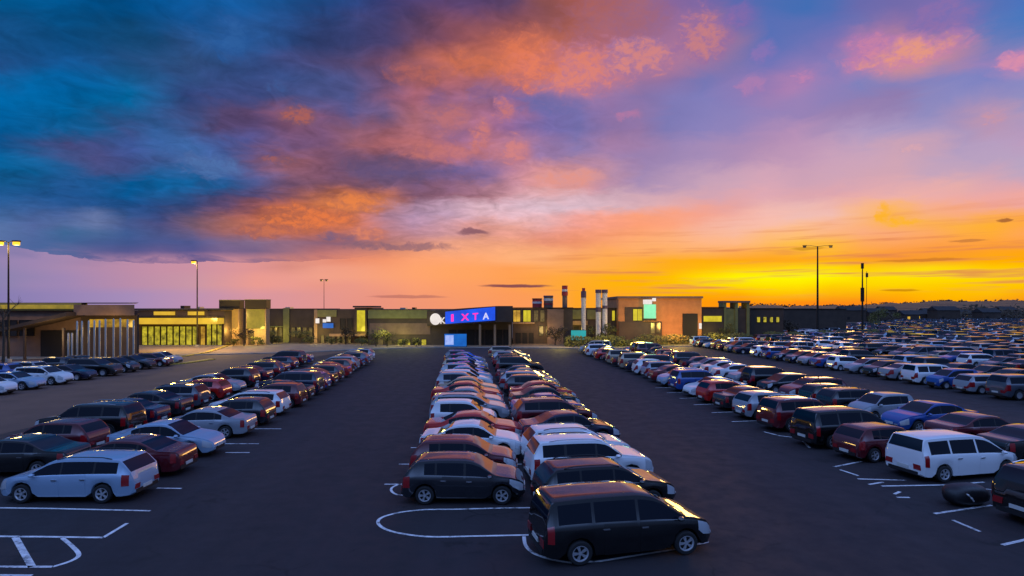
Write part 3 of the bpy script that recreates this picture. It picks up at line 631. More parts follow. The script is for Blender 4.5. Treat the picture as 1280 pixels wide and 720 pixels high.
# --- central block
row('central row towards brown hall', [(20.35, H, 'charcoal', 0), (23.2, H, 'maroon', 0), (26.0, S_, 'white', 0), (29.0, S_, 'red', 0), (31.6, 'city_car', 'white', 0), (34.5, E, 'silver', 0), (37.3, S_, 'silver', 0), (40.5, S_, 'red'), (43, S_, 'beige'), (45.5, 'city_car', 'silver'), (48.4, E, 'white'), (51.2, S_, 'pale blue'),
    (54, H, 'silver'), (56.7, S_, 'charcoal'), (59.3, E, 'beige'), (62, S_, 'silver'), (64.8, H, 'black'), (67.5, S_, 'silver'), (70.3, H, 'grey')],
    [(20, -3.65), (23, -3.9), (31, -4.4), (46, -5.8), (57, -6.8), (70, -8.0)], 0, 1)
row('central row towards the hills', [(16.1, V, 'black', 13, ' with red tail lamp'), (19.6, E, 'black', 11), (22.3, U, 'white', 9), (25.2, E, 'white', 9), (28.6, S_, 'navy blue', 8), (32.6, E, 'maroon', 8), (35.3, S_, 'blue', 7), (38, S_, 'dark green', 7), (40.8, S_, 'red', 6), (44, H, 'charcoal'), (47.4, E, 'silver'),
    (50.2, S_, 'beige'), (53, S_, 'grey'), (57.5, U, 'black'), (60.5, S_, 'silver'), (63.3, E, 'black'), (66.2, S_, 'charcoal'), (69, H, 'silver'), (72, S_, 'beige'), (78.5, E, 'beige')],
    [(16, .55), (19.6, .72), (25, .35), (32, .15), (40, -.3), (50, -1.1), (63, -2.0), (78, -2.9)], 0, 1, 46)
# --- hill-side lot
def auto(d0, d1, pitch=2.78):
    out = []; d = d0
    while d < d1:
        if rnd.random() > .04: out.append((d, None, None, rnd.uniform(-2, 2) + (0 if rnd.random() > .25 else 180)))
        d += pitch + rnd.uniform(-.12, .16)
    return out
row('first row of hill-side lot', [(18.2, U, 'black', 12, ' by the bundle'), (23.2, V, 'white', 13), (25.9, H, 'maroon', 14, ' with bright red lamps'), (28.4, V, 'black', 13, ' with tall red lamps'), (32.0, U, 'maroon', 12), (35.2, H, 'silver', 12), (38.2, S_, 'charcoal', 10), (41.0, H, 'red', 10), (43.8, S_, 'white', 190), (46.6, U, 'blue', 8), (49.4, H, 'pale blue', 188),
    (52.2, S_, 'maroon', 6), (55, E, 'silver', 6)] + auto(57.8, 87),
    [(18, 15.1), (22, 14.9), (23.2, 14.9), (25, 14.4), (28, 13.55), (32, 13.45), (40, 12.9), (60, 11.6), (86, 9.6)], 0, 1, 50)
row('second row of hill-side lot', [(25.6, S_, 'black', 10), (28.6, S_, 'maroon', 10), (31.6, S_, 'blue', 190), (34.4, 'city_car', 'silver', 190), (37.2, E, 'charcoal', 8), (39.6, H, 'dark green', 8), (42.4, E, 'maroon', 188), (45.4, H, 'charcoal', 187), (48.2, U, 'black', 6), (51, H, 'silver', 186)] + auto(53.8, 86),
    [(25, 20.4), (40, 19.3), (86, 16.2)], 0, 1, 44)
def line(x40): return [(40, x40), (100, x40 - 4.2), (260, x40 - 15)]
names = ['third', 'fourth', 'fifth', 'sixth', 'seventh', 'eighth']
far_rows = [(34.6, 39.5, 101), (40.2, 46, 101), (50.4, 56, 116), (56.0, 62, 116), (66.2, 73, 138), (71.8, 79, 136)]
for nm, (x40, d0, d1) in zip(names, far_rows):
    row(nm + ' row of hill-side lot', auto(d0, d1), line(x40), 4, 1, 0)
# the rest of the lot, past three hundred cars: one far mass
fm = MB(); fpal = ['black', 'charcoal', 'grey', 'silver', 'white', 'navy blue', 'blue', 'maroon', 'red', 'beige', 'pale blue']
def far_car(x, y, hd, mi):
    k = rnd.choice(KP); S = SPECS[k]; me = simple_far(k); c, s = math.cos(R(hd)), math.sin(R(hd))
    vs = [(x + a * c - b * s, y + a * s + b * c, z) for a, b, z in me.v]
    o = len(fm.v); fm.v += vs; fm.f += [tuple(i + o for i in f) for f in me.f]; fm.m += [mi if q == 0 else len(fpal) + q - 1 for q in me.m]; fm.sm += [False] * len(me.f)
FAR = {}
def simple_far(k):
    if k in FAR: return FAR[k]
    S = SPECS[k]; b = MB(); hl, W = S['L'] / 2, S['W'] / 2; ft, fb = pchip(S['top']), pchip(S['belt'])
    xs = [-hl, S['rw'][0], S['rw'][1], S['ws'][0], S['ws'][1], hl - .25, hl]; vs = []
    for x in xs:
        zt = ft(x); zb = min(fb(x), zt - .01); w = W * (.8 if abs(x) > hl - .01 else 1)
        yt = .93 * w - .27 * (zt - zb)
        vs += [(x, -w, .22), (x, -w * .97, zb), (x, -yt, zt - .03), (x, yt, zt - .03), (x, w * .97, zb), (x, w, .22)]
    for i in range(6):
        o = i * 6; gl = i in (1, 2, 3)
        for j in range(5):
            mi = 0
            if j in (1, 3) and i == 2: mi = 1
            if j == 2 and i in (1, 3): mi = 1
            b.add([], []); b.f.append((o + j, o + 6 + j, o + 7 + j, o + j + 1)); b.m.append(mi); b.sm.append(False)
    b.v = vs
    b.f.append((0, 1, 2, 3, 4, 5)); b.m.append(0); b.sm.append(False); e = 36
    b.f.append(tuple(e + q for q in (5, 4, 3, 2, 1, 0))); b.m.append(0); b.sm.append(False)
    for sd in (-1, 1): b.box(-hl - .02, -hl + .1, min(sd * W * .45, sd * W * .78), max(sd * W * .45, sd * W * .78), .68, .88, 3)
    for sd in (-1, 1): b.box(hl - .1, hl + .02, min(sd * W * .45, sd * W * .78), max(sd * W * .45, sd * W * .78), .5, .62, 4)
    for x in (S['wf'], S['wr']):
        for sd in (-1, 1): b.box(x - .3, x + .3, min(sd * W * 1.01, sd * W * .7), max(sd * W * 1.01, sd * W * .7), .0, .62, 2)
    FAR[k] = b
    return b
for q in range(12):
    for x40, dd in ((82 + q * 15.8, 0), (87.6 + q * 15.8, 4)):
        d = x40 / .95 + dd; d1 = 160 + q * 16
        while d < d1:
            if rnd.random() > .05: far_car(interp(line(x40), d) + rnd.uniform(-.2, .2), d, 4 + (180 if rnd.random() < .5 else 0), fpal.index(rnd.choice([c for c in PAL if c in fpal])))
            d += 2.8 + rnd.uniform(-.1, .15)
far = fm.build('distant_cars', [M[c] for c in fpal] + [M['glass'], M['tyre'], M['tail'], M['head']])
far['label'] = 'mass of far parked cars in many rows below the hills'; far['kind'] = 'stuff'
# ------------------------------------------------------------------ ground, lot and painted markings
def sheet(name, poly, z, m, knd='structure'):
    b = MB(); b.add([(x, y, z) for x, y in poly], [tuple(range(len(poly)))]); o = b.build(name, m); o['kind'] = knd; return o
def asphalt():
    m = bpy.data.materials.new('asphalt'); m.use_nodes = True; nt = NT(m.node_tree); b = m.node_tree.nodes['Principled BSDF']
    tc = nt.n('ShaderNodeTexCoord').outputs['Object']
    f1, _ = nt.noise(tc, .09, 5, .6); f2, _ = nt.noise(tc, 1.3, 6, .65); f3, _ = nt.noise(tc, 45, 3, .7); f4, _ = nt.noise(tc, .5, 4, .5)
    c = nt.ramp(f1, [(.3, (.0205, .0165, .0195)), (.7, (.027, .022, .0255))])
    c = nt.mix(nt.maprange(f2, .52, .74, 0, .35), c, (.0145, .0135, .0145, 1))
    c = nt.mix(nt.maprange(f3, .35, .75, 0, .5), c, (.031, .028, .028, 1))
    # wheel-worn bands running along the lanes, and oil drips
    mp = nt.n('ShaderNodeMapping'); mp.inputs['Scale'].default_value = (.75, .035, 1); mp.inputs['Rotation'].default_value = (0, 0, R(-4)); nt.set(mp.inputs['Vector'], tc)
    f5, _ = nt.noise(mp.outputs[0], 1.0, 4, .6)
    c = nt.mix(nt.maprange(f5, .42, .68, 0, .5), c, (.032, .027, .031, 1))
    f6, _ = nt.noise(tc, .42, 3, .5); f7, _ = nt.noise(tc, 2.6, 3, .5)
    c = nt.mix(nt.math('MULTIPLY', nt.maprange(f6, .60, .68), nt.maprange(f7, .5, .62, 0, .7)), c, (.009, .009, .010, 1))
    # tar-sealed cracks
    vo = nt.n('ShaderNodeTexVoronoi', feature='DISTANCE_TO_EDGE'); vo.inputs['Scale'].default_value = .16
    wv = nt.n('ShaderNodeVectorMath', operation='ADD'); _, wc = nt.noise(tc, .7, 3); nt.set(wv.inputs[0], tc); nt.set(wv.inputs[1], wc); nt.set(vo.inputs['Vector'], wv.outputs[0])
    crack = nt.math('MULTIPLY', nt.maprange(vo.outputs['Distance'], .007, .003), nt.maprange(f4, .45, .6))
    c = nt.mix(nt.math('MULTIPLY', crack, .8), c, (.012, .012, .014, 1))
    nt.set(b.inputs['Base Color'], c); b.inputs['Specular IOR Level'].default_value = .32
    nt.set(b.inputs['Roughness'], nt.maprange(f2, .3, .75, .66, .85))
    bn = nt.n('ShaderNodeBump'); bn.inputs['Strength'].default_value = .35; bn.inputs['Distance'].default_value = .006; nt.set(bn.inputs['Height'], f3); nt.set(b.inputs['Normal'], bn.outputs[0])
    return m
M['asphalt'] = asphalt()
M['earth'] = mat('dry ground', (.11, .07, .04), .95, var=.45, vscale=.05)
M['paving'] = mat('forecourt paving', (.26, .18, .12), .8, var=.35, vscale=.6, bump=.2)
M['verge'] = mat('verge grass', (.075, .085, .03), .95, var=.5, vscale=.5, bump=.5, bscale=6)
M['paint_line'] = mat('worn white road paint', (.72, .72, .72), .7)
def worn_paint():
    nt = NT(M['paint_line'].node_tree); tc = nt.n('ShaderNodeTexCoord').outputs['Object']; f, _ = nt.noise(tc, 3.2, 7, .72); g, _ = nt.noise(tc, .5, 3)
    c = nt.ramp(nt.math('ADD', f, nt.math('MULTIPLY', nt.math('SUBTRACT', g, .5), .35)), [(.40, (.78, .78, .78)), (.56, (.52, .52, .53)), (.64, (.12, .12, .125))])
    nt.set(M['paint_line'].node_tree.nodes['Principled BSDF'].inputs['Base Color'], c)
worn_paint()
M['concrete'] = mat('concrete', (.33, .31, .28), .85, var=.25, vscale=1.2)
sheet('ground', [(-2600, -120), (2600, -120), (2600, 4200), (-2600, 4200)], 0, M['earth'])
sheet('parking_lot', [(-70, -20), (420, -20), (420, 460), (260, 330), (150, 190), (60, 112), (16, 94), (-12, 97), (-24, 92), (-30, 86), (-70, 72)], .008, M['asphalt'])
M['side asphalt'] = mat('worn brown asphalt', (.115, .064, .044), .85, var=.3, vscale=.35, bump=.2, bscale=30)
sheet('side_road', [(-27.5, 8), (-25.5, 45), (-27.5, 72), (-24, 91), (-30, 85.8), (-70, 71.8), (-70, 8)], .012, M['side asphalt'])
sheet('forecourt', [(-72, 72.2), (-30, 86.2), (-24, 92.2), (-12, 97.2), (16, 94.2), (16, 101), (-12, 104), (-75, 112)], .006, M['paving'])

marks = MB()
def stripe(pts, w=.10):
    pts = [Vector((p[0], p[1], 0)) for p in pts]; n = len(pts); vs = []
    for i in range(n):
        d = (pts[min(i + 1, n - 1)] - pts[max(i - 1, 0)]).normalized(); q = Vector((-d.y, d.x, 0)) * w / 2
        vs += [pts[i] + q + Vector((0, 0, .014)), pts[i] - q + Vector((0, 0, .014))]
    marks.add(vs, [(2 * i, 2 * i + 1, 2 * i + 3, 2 * i + 2) for i in range(n - 1)])
def photo_stripe(pp, w=.10, smooth=False):
    pts = [gp(*p) for p in pp]
    if smooth:
        out = []
        for i in range(len(pts) - 1):
            p0, p1, p2, p3 = pts[max(i - 1, 0)], pts[i], pts[i + 1], pts[min(i + 2, len(pts) - 1)]
            for k in range(6):
                t = k / 6; out.append(.5 * ((2 * p1) + (p2 - p0) * t + (2 * p0 - 5 * p1 + 4 * p2 - p3) * t * t + (3 * p1 - p0 - 3 * p2 + p3) * t ** 3))
        pts = out + [pts[-1]]
    stripe(pts, w)
photo_stripe([(-60, 634.5), (60, 636), (188, 639)]); photo_stripe([(196, 610.5), (227, 611)]); photo_stripe([(282, 566), (312, 566)])
photo_stripe([(-60, 670.5), (60, 671.5), (129, 672.5)], .11); photo_stripe([(129, 672.5), (159, 654.5)], .11)
photo_stripe([(-60, 709), (0, 709), (66, 709)], .11); photo_stripe([(66, 709), (88, 702), (98.5, 694.5), (92, 685), (78, 673)], .11, True); photo_stripe([(19, 672), (40, 709)], .16)
photo_stripe([(-60, 719), (40, 720)], .1)
photo_stripe([(668, 635), (620, 635.7), (570, 637), (530, 637.6), (500, 641), (478, 647), (472.5, 654), (482, 662), (505, 668), (540, 671.5), (600, 670.5), (670, 669)], .10, True)
photo_stripe([(655, 671), (657, 682), (667, 692), (690, 700), (715, 704)], .10, True); photo_stripe([(715, 704), (750, 702), (800, 694), (845, 687), (885, 678)], .09); photo_stripe([(885, 678), (868, 670)], .10)
photo_stripe([(512, 605), (500, 605.5), (490, 610), (490, 615), (498, 619), (514, 619)], .09, True)
for a in ([(1042, 584), (1077, 577)], [(1050, 587.5), (1073, 595)], [(1072, 599), (1133, 600.7)], [(1102, 608), (1183, 606.5), (1230, 603)], [(1086, 606), (1104, 603)], [(1118, 618), (1125, 615)], [(1121, 622), (1137, 622.3)],
          [(1168, 642.5), (1205, 637), (1240, 632)], [(1191, 650.5), (1225, 665)], [(1253, 681.7), (1300, 671)], [(1205, 608), (1242, 613)], [(955, 540), (975, 545), (1000, 548)], [(1000, 548), (1012, 560)]): photo_stripe(a, .11)
for d in (32.5, 35.4, 38.4, 41.2, 44, 46.8): 
    xr = interp([(18, 14.2), (40, 12.9), (60, 11.6)], d); stripe([(xr - .8, d + 1.3), (xr + 4.6, d + 2.3)], .1)
for d in (28.3, 31.8):
    xr = interp([(20, -12.2), (46, -14.4), (66, -16.2)], d); stripe([(xr + .8, d), (xr - 4.6, d)], .1)
for d in (21.8, 24.6, 27.5, 30.3): stripe([(-4.7, d), (.4, d)], .1)
mk = marks.build('parking_markings', M['paint_line']); mk['kind'] = 'structure'
# kerbs along the far end of the lot
kb = MB(); pts = [(-70, 72.1), (-30, 86.1), (-24, 92.1), (-12, 97.1), (16, 94.1), (60, 112.1), (150, 190)]
for (a, b) in zip(pts, pts[1:]):
    p, q = Vector((*a, 0)), Vector((*b, 0)); d = (q - p).normalized(); n = Vector((-d.y, d.x, 0))
    v = [p, q, q + n * .25, p + n * .25]; kb.add([(*w.xy, 0) for w in v] + [(*w.xy, .13) for w in v], [(4, 5, 6, 7), (0, 1, 5, 4), (2, 3, 7, 6), (1, 2, 6, 5), (3, 0, 4, 7)])
ko = kb.build('kerb', M['concrete']); ko['kind'] = 'structure'

# ------------------------------------------------------------------ buildings at the far side
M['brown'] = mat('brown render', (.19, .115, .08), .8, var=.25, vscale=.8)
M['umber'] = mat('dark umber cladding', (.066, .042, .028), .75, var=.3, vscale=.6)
M['olive'] = mat('olive fascia', (.20, .19, .06), .7, var=.25, vscale=.9)
M['ochre'] = mat('ochre fascia', (.46, .30, .07), .6, var=.15, vscale=.8)
M['tan'] = mat('tan stucco', (.34, .21, .11), .75, var=.2, vscale=.9)
M['roof'] = mat('flat roof felt', (.03, .028, .028), .9, var=.3, vscale=.4)
M['darkmetal'] = mat('dark bronze metal', (.03, .026, .022), .5, .6)
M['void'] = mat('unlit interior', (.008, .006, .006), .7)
M['post'] = mat('galvanised post', (.42, .41, .38), .45, .6)
M['terracotta'] = mat('terracotta render', (.48, .20, .065), .75, var=.2, vscale=.7)
def glow(name, c, s, c2=None, vs=1.2):
    """uneven emission: lit rooms, signs, lamps and glows standing in for lamplight"""
    m = bpy.data.materials.new(name); m.use_nodes = True; nt = NT(m.node_tree); b = m.node_tree.nodes['Principled BSDF']
    b.inputs['Base Color'].default_value = (.03, .03, .03, 1); b.inputs['Roughness'].default_value = .12
    f, _ = nt.noise(nt.n('ShaderNodeTexCoord').outputs['Object'], vs, 5, .65)
    nt.set(b.inputs['Emission Color'], nt.ramp(f, [(.32, c2 or tuple(q * .15 for q in c)), (.62, c)])); b.inputs['Emission Strength'].default_value = s
    M[name] = m
glow('lit glass green', (.62, .50, .03), 1.0, (.02, .026, .006), 1.0); glow('lit glass amber', (.80, .46, .04), 1.0, (.20, .09, .01), .5); glow('lit glass yellow', (.75, .62, .02), 1.0, (.45, .34, .01), .4)
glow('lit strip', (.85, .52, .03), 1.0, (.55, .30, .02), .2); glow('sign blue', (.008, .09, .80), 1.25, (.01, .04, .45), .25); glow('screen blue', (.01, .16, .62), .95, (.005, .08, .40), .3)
glow('sign mint', (.30, .95, .52), 1.05, (.22, .80, .42), .3); glow('sign white', (.95, .88, .80), 1.0, (.7, .6, .6), .4); glow('letter pink', (1.0, .03, .42), 1.3, (.9, .02, .34), .2); glow('letter white', (.8, .8, 1.0), 1.0, (.6, .6, .9), .3)
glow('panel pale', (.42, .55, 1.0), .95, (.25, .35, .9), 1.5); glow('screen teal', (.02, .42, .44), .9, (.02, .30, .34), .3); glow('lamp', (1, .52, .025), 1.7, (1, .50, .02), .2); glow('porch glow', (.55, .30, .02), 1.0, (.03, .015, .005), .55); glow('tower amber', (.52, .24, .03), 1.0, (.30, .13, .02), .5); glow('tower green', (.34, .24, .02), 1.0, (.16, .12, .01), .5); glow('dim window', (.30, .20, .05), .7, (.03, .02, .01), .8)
def bld(name, label, x, d, rz=0, cat='building'):
    return tag(empty(name, (x, d, 0), R(rz)), label, cat)
class B:
    """building helper: boxes given by photo columns/rows at distance d, stored relative to the building's own base point"""
    def __init__(s, name, label, px, d, cat='building'):
        s.x0 = wx(px, d); s.d = d; s.e = bld(name, label, s.x0, d, 0, cat)
    def pt(s, px, py, dd=0): return (wx(px, s.d + dd) - s.x0, dd, wz(py, s.d + dd))
    def box(s, name, pa, pb, ya, yb, m, front=0.0, depth=.3, parent=None, base=False):
        """pa..pb columns, ya (upper) .. yb (lower) rows; front: metres before (-) or behind the base line"""
        x0, x1 = wx(pa, s.d) - s.x0, wx(pb, s.d) - s.x0
        z1 = wz(ya, s.d); z0 = 0 if base else wz(yb, s.d)
        return MB().box(x0, x1, front, front + depth, z0, z1).build(name, M[m], parent or s.e)
    def windows(s, pa, pb, ya, yb, n, m, front=-.02, gap=.25, name='window', frame='darkmetal'):
        x0, x1 = wx(pa, s.d) - s.x0, wx(pb, s.d) - s.x0; z1, z0 = wz(ya, s.d), wz(yb, s.d); w = (x1 - x0) / n
        for k in range(n):
            a, b = x0 + k * w + gap / 2, x0 + (k + 1) * w - gap / 2
            o = MB().box(a + .06, b - .06, front + .02, front + .08, z0 + .06, z1 - .06).build(name, M[m], s.e)
            f = MB().box(a, a + .06, front - .04, front + .1, z0, z1).box(b - .06, b, front - .04, front + .1, z0, z1).box(a + .06, b - .06, front - .04, front + .1, z0, z0 + .06).box(a + .06, b - .06, front - .04, front + .1, z1 - .06, z1)
            if b - a > 1.2: f.box((a + b) / 2 - .03, (a + b) / 2 + .03, front - .035, front + .1, z0 + .06, z1 - .06)
            f.build('window_frame', M[frame], o)
def lamp_at(loc, e, col=(1, .62, .16), r=.8):
    l = bpy.data.lights.new('lamp_light', 'POINT'); l.energy = e; l.color = col; l.shadow_soft_size = r
    o = bpy.data.objects.new('lamp_light', l); COL.objects.link(o); o.location = loc; return o

# brown flat-roofed hall
b = B('brown_hall', 'low brown flat-roofed hall with dark porch behind the pale poles', 40, 76)
def skew(name, pa, pb, ya, yb, m, front, depth, base=False):
    # the hall's end wall runs back at an angle, along the line of sight, so its side stays hidden
    z1 = wz(ya, 76); z0 = 0 if base else wz(yb, 76); xa, xb = wx(pa, 76) - b.x0, wx(pb, 76) - b.x0; k = depth * .66
    MB().add([(x, y, z) for z in (z0, z1) for x, y in ((xa, front), (xb, front), (xb - k, front + depth), (xa - k, front + depth))], [(3, 2, 1, 0), (4, 5, 6, 7), (0, 1, 5, 4), (1, 2, 6, 5), (2, 3, 7, 6), (3, 0, 4, 7)]).build(name, M[m], b.e)
skew('wall', -90, 172, 388.5, 0, 'brown', .3, 14, True); skew('fascia', -92, 103, 378.6, 388, 'olive', -.2, 14)
skew('roof_block', 103.5, 178, 381, 394, 'brown', -1.6, 13); skew('roof', -90, 172, 378.2, 378.5, 'roof', .2, 14)
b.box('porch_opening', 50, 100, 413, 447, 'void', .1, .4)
x0, x1 = b.pt(26, 413)[0], b.pt(106, 395)[0]
cp = MB(); zs = (wz(414, 74), wz(395, 74))
cp.add([(x0, -3.2, zs[0]), (x1, -3.2, zs[1]), (x1, .4, zs[1]), (x0, .4, zs[0]), (x0, -3.2, zs[0] + .35), (x1, -3.2, zs[1] + .5), (x1, .4, zs[1] + .5), (x0, .4, zs[0] + .35)], [(3, 2, 1, 0), (4, 5, 6, 7), (0, 1, 5, 4), (2, 3, 7, 6), (1, 2, 6, 5), (3, 0, 4, 7)])
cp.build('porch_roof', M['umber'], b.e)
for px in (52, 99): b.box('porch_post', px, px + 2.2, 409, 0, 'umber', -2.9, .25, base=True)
b.box('recess', 101, 171, 394.2, 446, 'umber', .05, .2); b.box('wall_glow', 112, 168, 399, 409, 'porch glow', -.02, .06); b.box('plinth', -90, 172, 446, 0, 'concrete', -.1, .38, base=True)  # patchy emissive sheet stands in for lamplight on the wall
b.windows(-20, 44, 400, 420, 0 or 3, 'void'); b.box('roof_glow', -60, 98, 381, 386, 'tower green', -.32, .1)  # dim glowing strip added to brighten the fascia
# row of pale poles
for k, (px, top) in enumerate([(85.5, 416), (90, 416), (96.5, 401), (102.5, 401), (111, 400.5), (118, 400), (124.5, 400), (132, 398.5), (142, 398), (150.5, 397.5), (159.5, 399), (167, 400)]):
    d = 70 - (k % 2) * .0; z = wz(top, d); p = MB().tube([(0, 0, .0), (0, 0, z - .12), (0, 0, z)], [.11, .10, .03], 10)
    root = empty('pole', (wx(px, d), d, 0)); p.build('shaft', M['post'], root); MB().box(-.2, .2, -.2, .2, 0, .05).build('base_plate', M['concrete'], root)
    tag(root, f"{'short' if k < 2 else 'tall'} pale metal pole, {ORD[k + 1]} along from the dark porch", 'pole', 'pale poles before the brown hall')

# lit glass pavilion
b = B('glass_pavilion', 'lit yellow-green glass pavilion with ochre fascia beside two square towers', 230, 100)
b.box('wall', 160, 276, 388, 0, 'umber', 1.2, 18, base=True); b.box('roof', 158, 278, 385.5, 387.7, 'roof', 1.0, 18.4)
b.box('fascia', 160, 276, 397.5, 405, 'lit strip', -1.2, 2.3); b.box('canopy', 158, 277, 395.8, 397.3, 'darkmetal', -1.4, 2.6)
for a, c in ((188, 214), (231, 251)): b.box('roof_glow', a, c, 389.5, 394, 'lit strip', .9, .25)
b.windows(172, 244, 408, 432, 9, 'lit glass green', 1.05, .1); b.windows(246, 253, 408, 432, 1, 'lit glass amber', 1.05, .1, 'door'); b.windows(254, 274, 400, 432, 3, 'lit glass green', 1.05, .1)
b.box('plinth', 160, 276, 432, 0, 'concrete', .9, .2, base=True)
b.box('roof_vent', 209, 214, 382, 385.4, 'darkmetal', 4, 2); b.box('roof_vent', 226, 230, 383.4, 385.4, 'post', 5, 1.5); b.box('sill_sign', 160, 176, 409, 416, 'lit glass yellow', -1.0, .2)
# two square towers
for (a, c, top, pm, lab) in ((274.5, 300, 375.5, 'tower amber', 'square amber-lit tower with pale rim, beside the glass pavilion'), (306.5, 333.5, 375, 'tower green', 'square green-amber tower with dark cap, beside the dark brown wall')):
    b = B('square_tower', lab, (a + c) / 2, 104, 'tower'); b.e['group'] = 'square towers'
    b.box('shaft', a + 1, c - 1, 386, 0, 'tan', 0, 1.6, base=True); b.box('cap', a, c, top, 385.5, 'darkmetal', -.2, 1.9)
    b.box('rim', a - .4, c + .4, top - .8, top, 'olive', -.25, 2.0); b.box('doorway', a + 4, a + 11, 413, 0, 'umber', -.06, .2, base=True); b.box('glow_panel', a + 2, c - 2.5, 386.5, 411, pm, -.05, .1)  # glowing panel stands in for the lamplit face of the shaft
b = B('dark_brown_shop', 'plain dark brown shop block with pale pilaster beyond the towers', 365, 112)
b.box('wall', 334, 394, 386.5, 0, 'umber', 0, 16, base=True); b.box('roof', 333.5, 394, 385.7, 386.4, 'roof', -.1, 16.2); b.box('pilaster', 354.5, 362, 385, 0, 'olive', -.25, .24, base=True)
b.box('roof_vent', 344, 350, 383.8, 385.6, 'post', 5, 2); b.windows(336, 354, 409, 421, 3, 'dim window', -.06, .3); b.windows(363, 392, 409, 421, 4, 'dim window', -.06, .3); b.box('ledge', 334, 354, 407.5, 408.6, 'olive', -.3, .3)
b = B('corner_shop', 'corner shop with small white signs and a bright yellow panel', 426, 110)
b.box('wall', 393.5, 444, 386.5, 0, 'umber', 0, 14, base=True); b.box('corner', 443.8, 459, 384.5, 0, 'umber', -.4, 14.4, base=True); b.box('cap', 442, 470, 382.3, 384.3, 'roof', -.6, 5); b.box('fascia', 393.5, 421, 387.5, 396, 'olive', -.15, .14)
b.box('pier', 393, 397, 387, 0, 'tan', -.2, .19, base=True); b.box('glow_panel', 447, 457, 388, 414, 'lit glass yellow', -.46, .05); b.box('canopy', 414, 459, 417, 420, 'tan', -1.2, .7)
for (a, c, y0, y1, m) in ((395, 399.5, 398, 404, 'sign white'), (404, 408, 399, 403, 'sign white'), (408.5, 413.5, 396, 402, 'sign white'), (404, 417, 404, 410, 'screen blue')): b.box('sign', a, c, y0, y1, m, -.28, .12)
b.windows(424, 442, 398, 412, 2, 'void', -.05, .3); b.windows(400, 440, 419, 432, 6, 'dim window', -.05, .3)
# long dark hall with marquee
b = B('marquee_hall', 'long dark hall with a sweeping canopy under the blue sign', 545, 104)
b.box('wall', 460, 640, 388.5, 0, 'umber', 0, 22, base=True); b.box('band', 460, 538, 387.2, 398, 'olive', -.12, .5); b.box('lower_band', 462, 538, 404, 418, 'brown', -.08, .07); b.box('roof', 459.5, 640, 386.6, 387.1, 'roof', -.2, 22.4)
b.box('roof_vent', 492, 499, 384.6, 386.5, 'post', 6, 2); b.box('roof_vent', 509, 513, 384.2, 386.5, 'darkmetal', 5, 2); b.windows(495, 535, 424, 433.5, 4, 'lit glass green', -.06, .5); b.windows(470, 492, 424, 433.5, 2, 'dim window', -.06, .5)
x0, x1, x2 = b.pt(534, 0)[0], b.pt(622, 0)[0], b.pt(641, 0)[0]
cp = MB(); zb = (wz(408, 102), wz(402, 102)); zt = (wz(388.5, 102), wz(382.5, 102))
vs = []
for (x, y, za, zc) in ((x0, -.2, zb[0], zt[0]), (x1, -4.2, zb[1], zt[1]), (x2, -4.2, zb[1], zt[1]), (x2, .3, zb[1], zt[1]), (x0, .3, zb[0], zt[0])): vs += [(x, y, za), (x, y, zc)]
cp.add(vs, [(0, 2, 3, 1), (2, 4, 5, 3), (4, 6, 7, 5), (6, 8, 9, 7), (8, 0, 1, 9), (1, 3, 5, 7, 9), (8, 6, 4, 2, 0)]); cp.build('canopy', M['umber'], b.e)
for px in (600, 618, 636): b.box('canopy_post', px, px + 2.6, 405, 0, 'tan', -3.6, .35, base=True)
b.windows(560, 640, 412, 434, 7, 'void', -.05, .3)
# marquee sign: its own board on the canopy front, following the canopy's slant
sx0, sx1 = wx(539, 101.5), wx(619, 98.5); P0 = Vector((sx0, 103.30, 0)); P1 = Vector((sx1, 99.66, 0))
sg = empty('marquee_sign', (sx0, 103.1, 0)); tag(sg, 'long blue illuminated sign with pink letters and a white roundel', 'sign')
ux = (P1 - P0).normalized(); ny = Vector((ux.y, -ux.x, 0)); Ls = (P1 - P0).length
def sp(u, z, off): 
    p = P0 + ux * (u * Ls) + ny * off; return (p.x - sx0, p.y - 103.1, z)
def zlo(u): return wz(406.5, 101) + u * (wz(400.5, 99) - wz(406.5, 101))
def zhi(u): return wz(391.5, 101) + u * (wz(383.6, 99) - wz(391.5, 101))
bd = MB(); bd.add([sp(u, z(u), o) for u in (.22, 1) for z in (zlo, zhi) for o in (.12, .3)], [(0, 4, 5, 1), (2, 3, 7, 6), (1, 5, 7, 3), (0, 2, 6, 4), (0, 1, 3, 2), (4, 6, 7, 5)]); bd.build('board', M['sign blue'], sg)
rd = MB(); c0 = .06; zc = zlo(c0) + .95; vs = []
for k in range(28):
    t = 2 * math.pi * k / 28; vs.append(sp(c0 + 1.0 * math.cos(t) / Ls, zc + 1.0 * math.sin(t), .42))
for k in range(28):
    t = 2 * math.pi * k / 28; vs.append(sp(c0 + 1.0 * math.cos(t) / Ls, zc + 1.0 * math.sin(t), .28))
rd.add(vs, [tuple(range(28))] + [(k, (k + 1) % 28, 28 + (k + 1) % 28, 28 + k) for k in range(28)]); rdo = rd.build('roundel', M['sign white'], sg)
def letters(txt, u, h, m, off, lift=.35, parent=None, name='lettering', squeeze=1.0):
    cu = bpy.data.curves.new('text', 'FONT'); cu.body = txt; cu.size = h; cu.extrude = .04; cu.offset = .03
    o = bpy.data.objects.new('text', cu); COL.objects.link(o); dg = bpy.context.evaluated_depsgraph_get(); dg.update()
    me = bpy.data.meshes.new_from_object(o.evaluated_get(dg)); bpy.data.objects.remove(o)
    sl = (zlo(1) - zlo(0)) 
    for v in me.vertices:
        uu = u + v.co.x * squeeze / Ls; p = sp(uu, zlo(uu) + lift + v.co.y, off + v.co.z); v.co = p
    me.materials.clear(); me.materials.append(M[m]); return link(name, me, parent or sg)
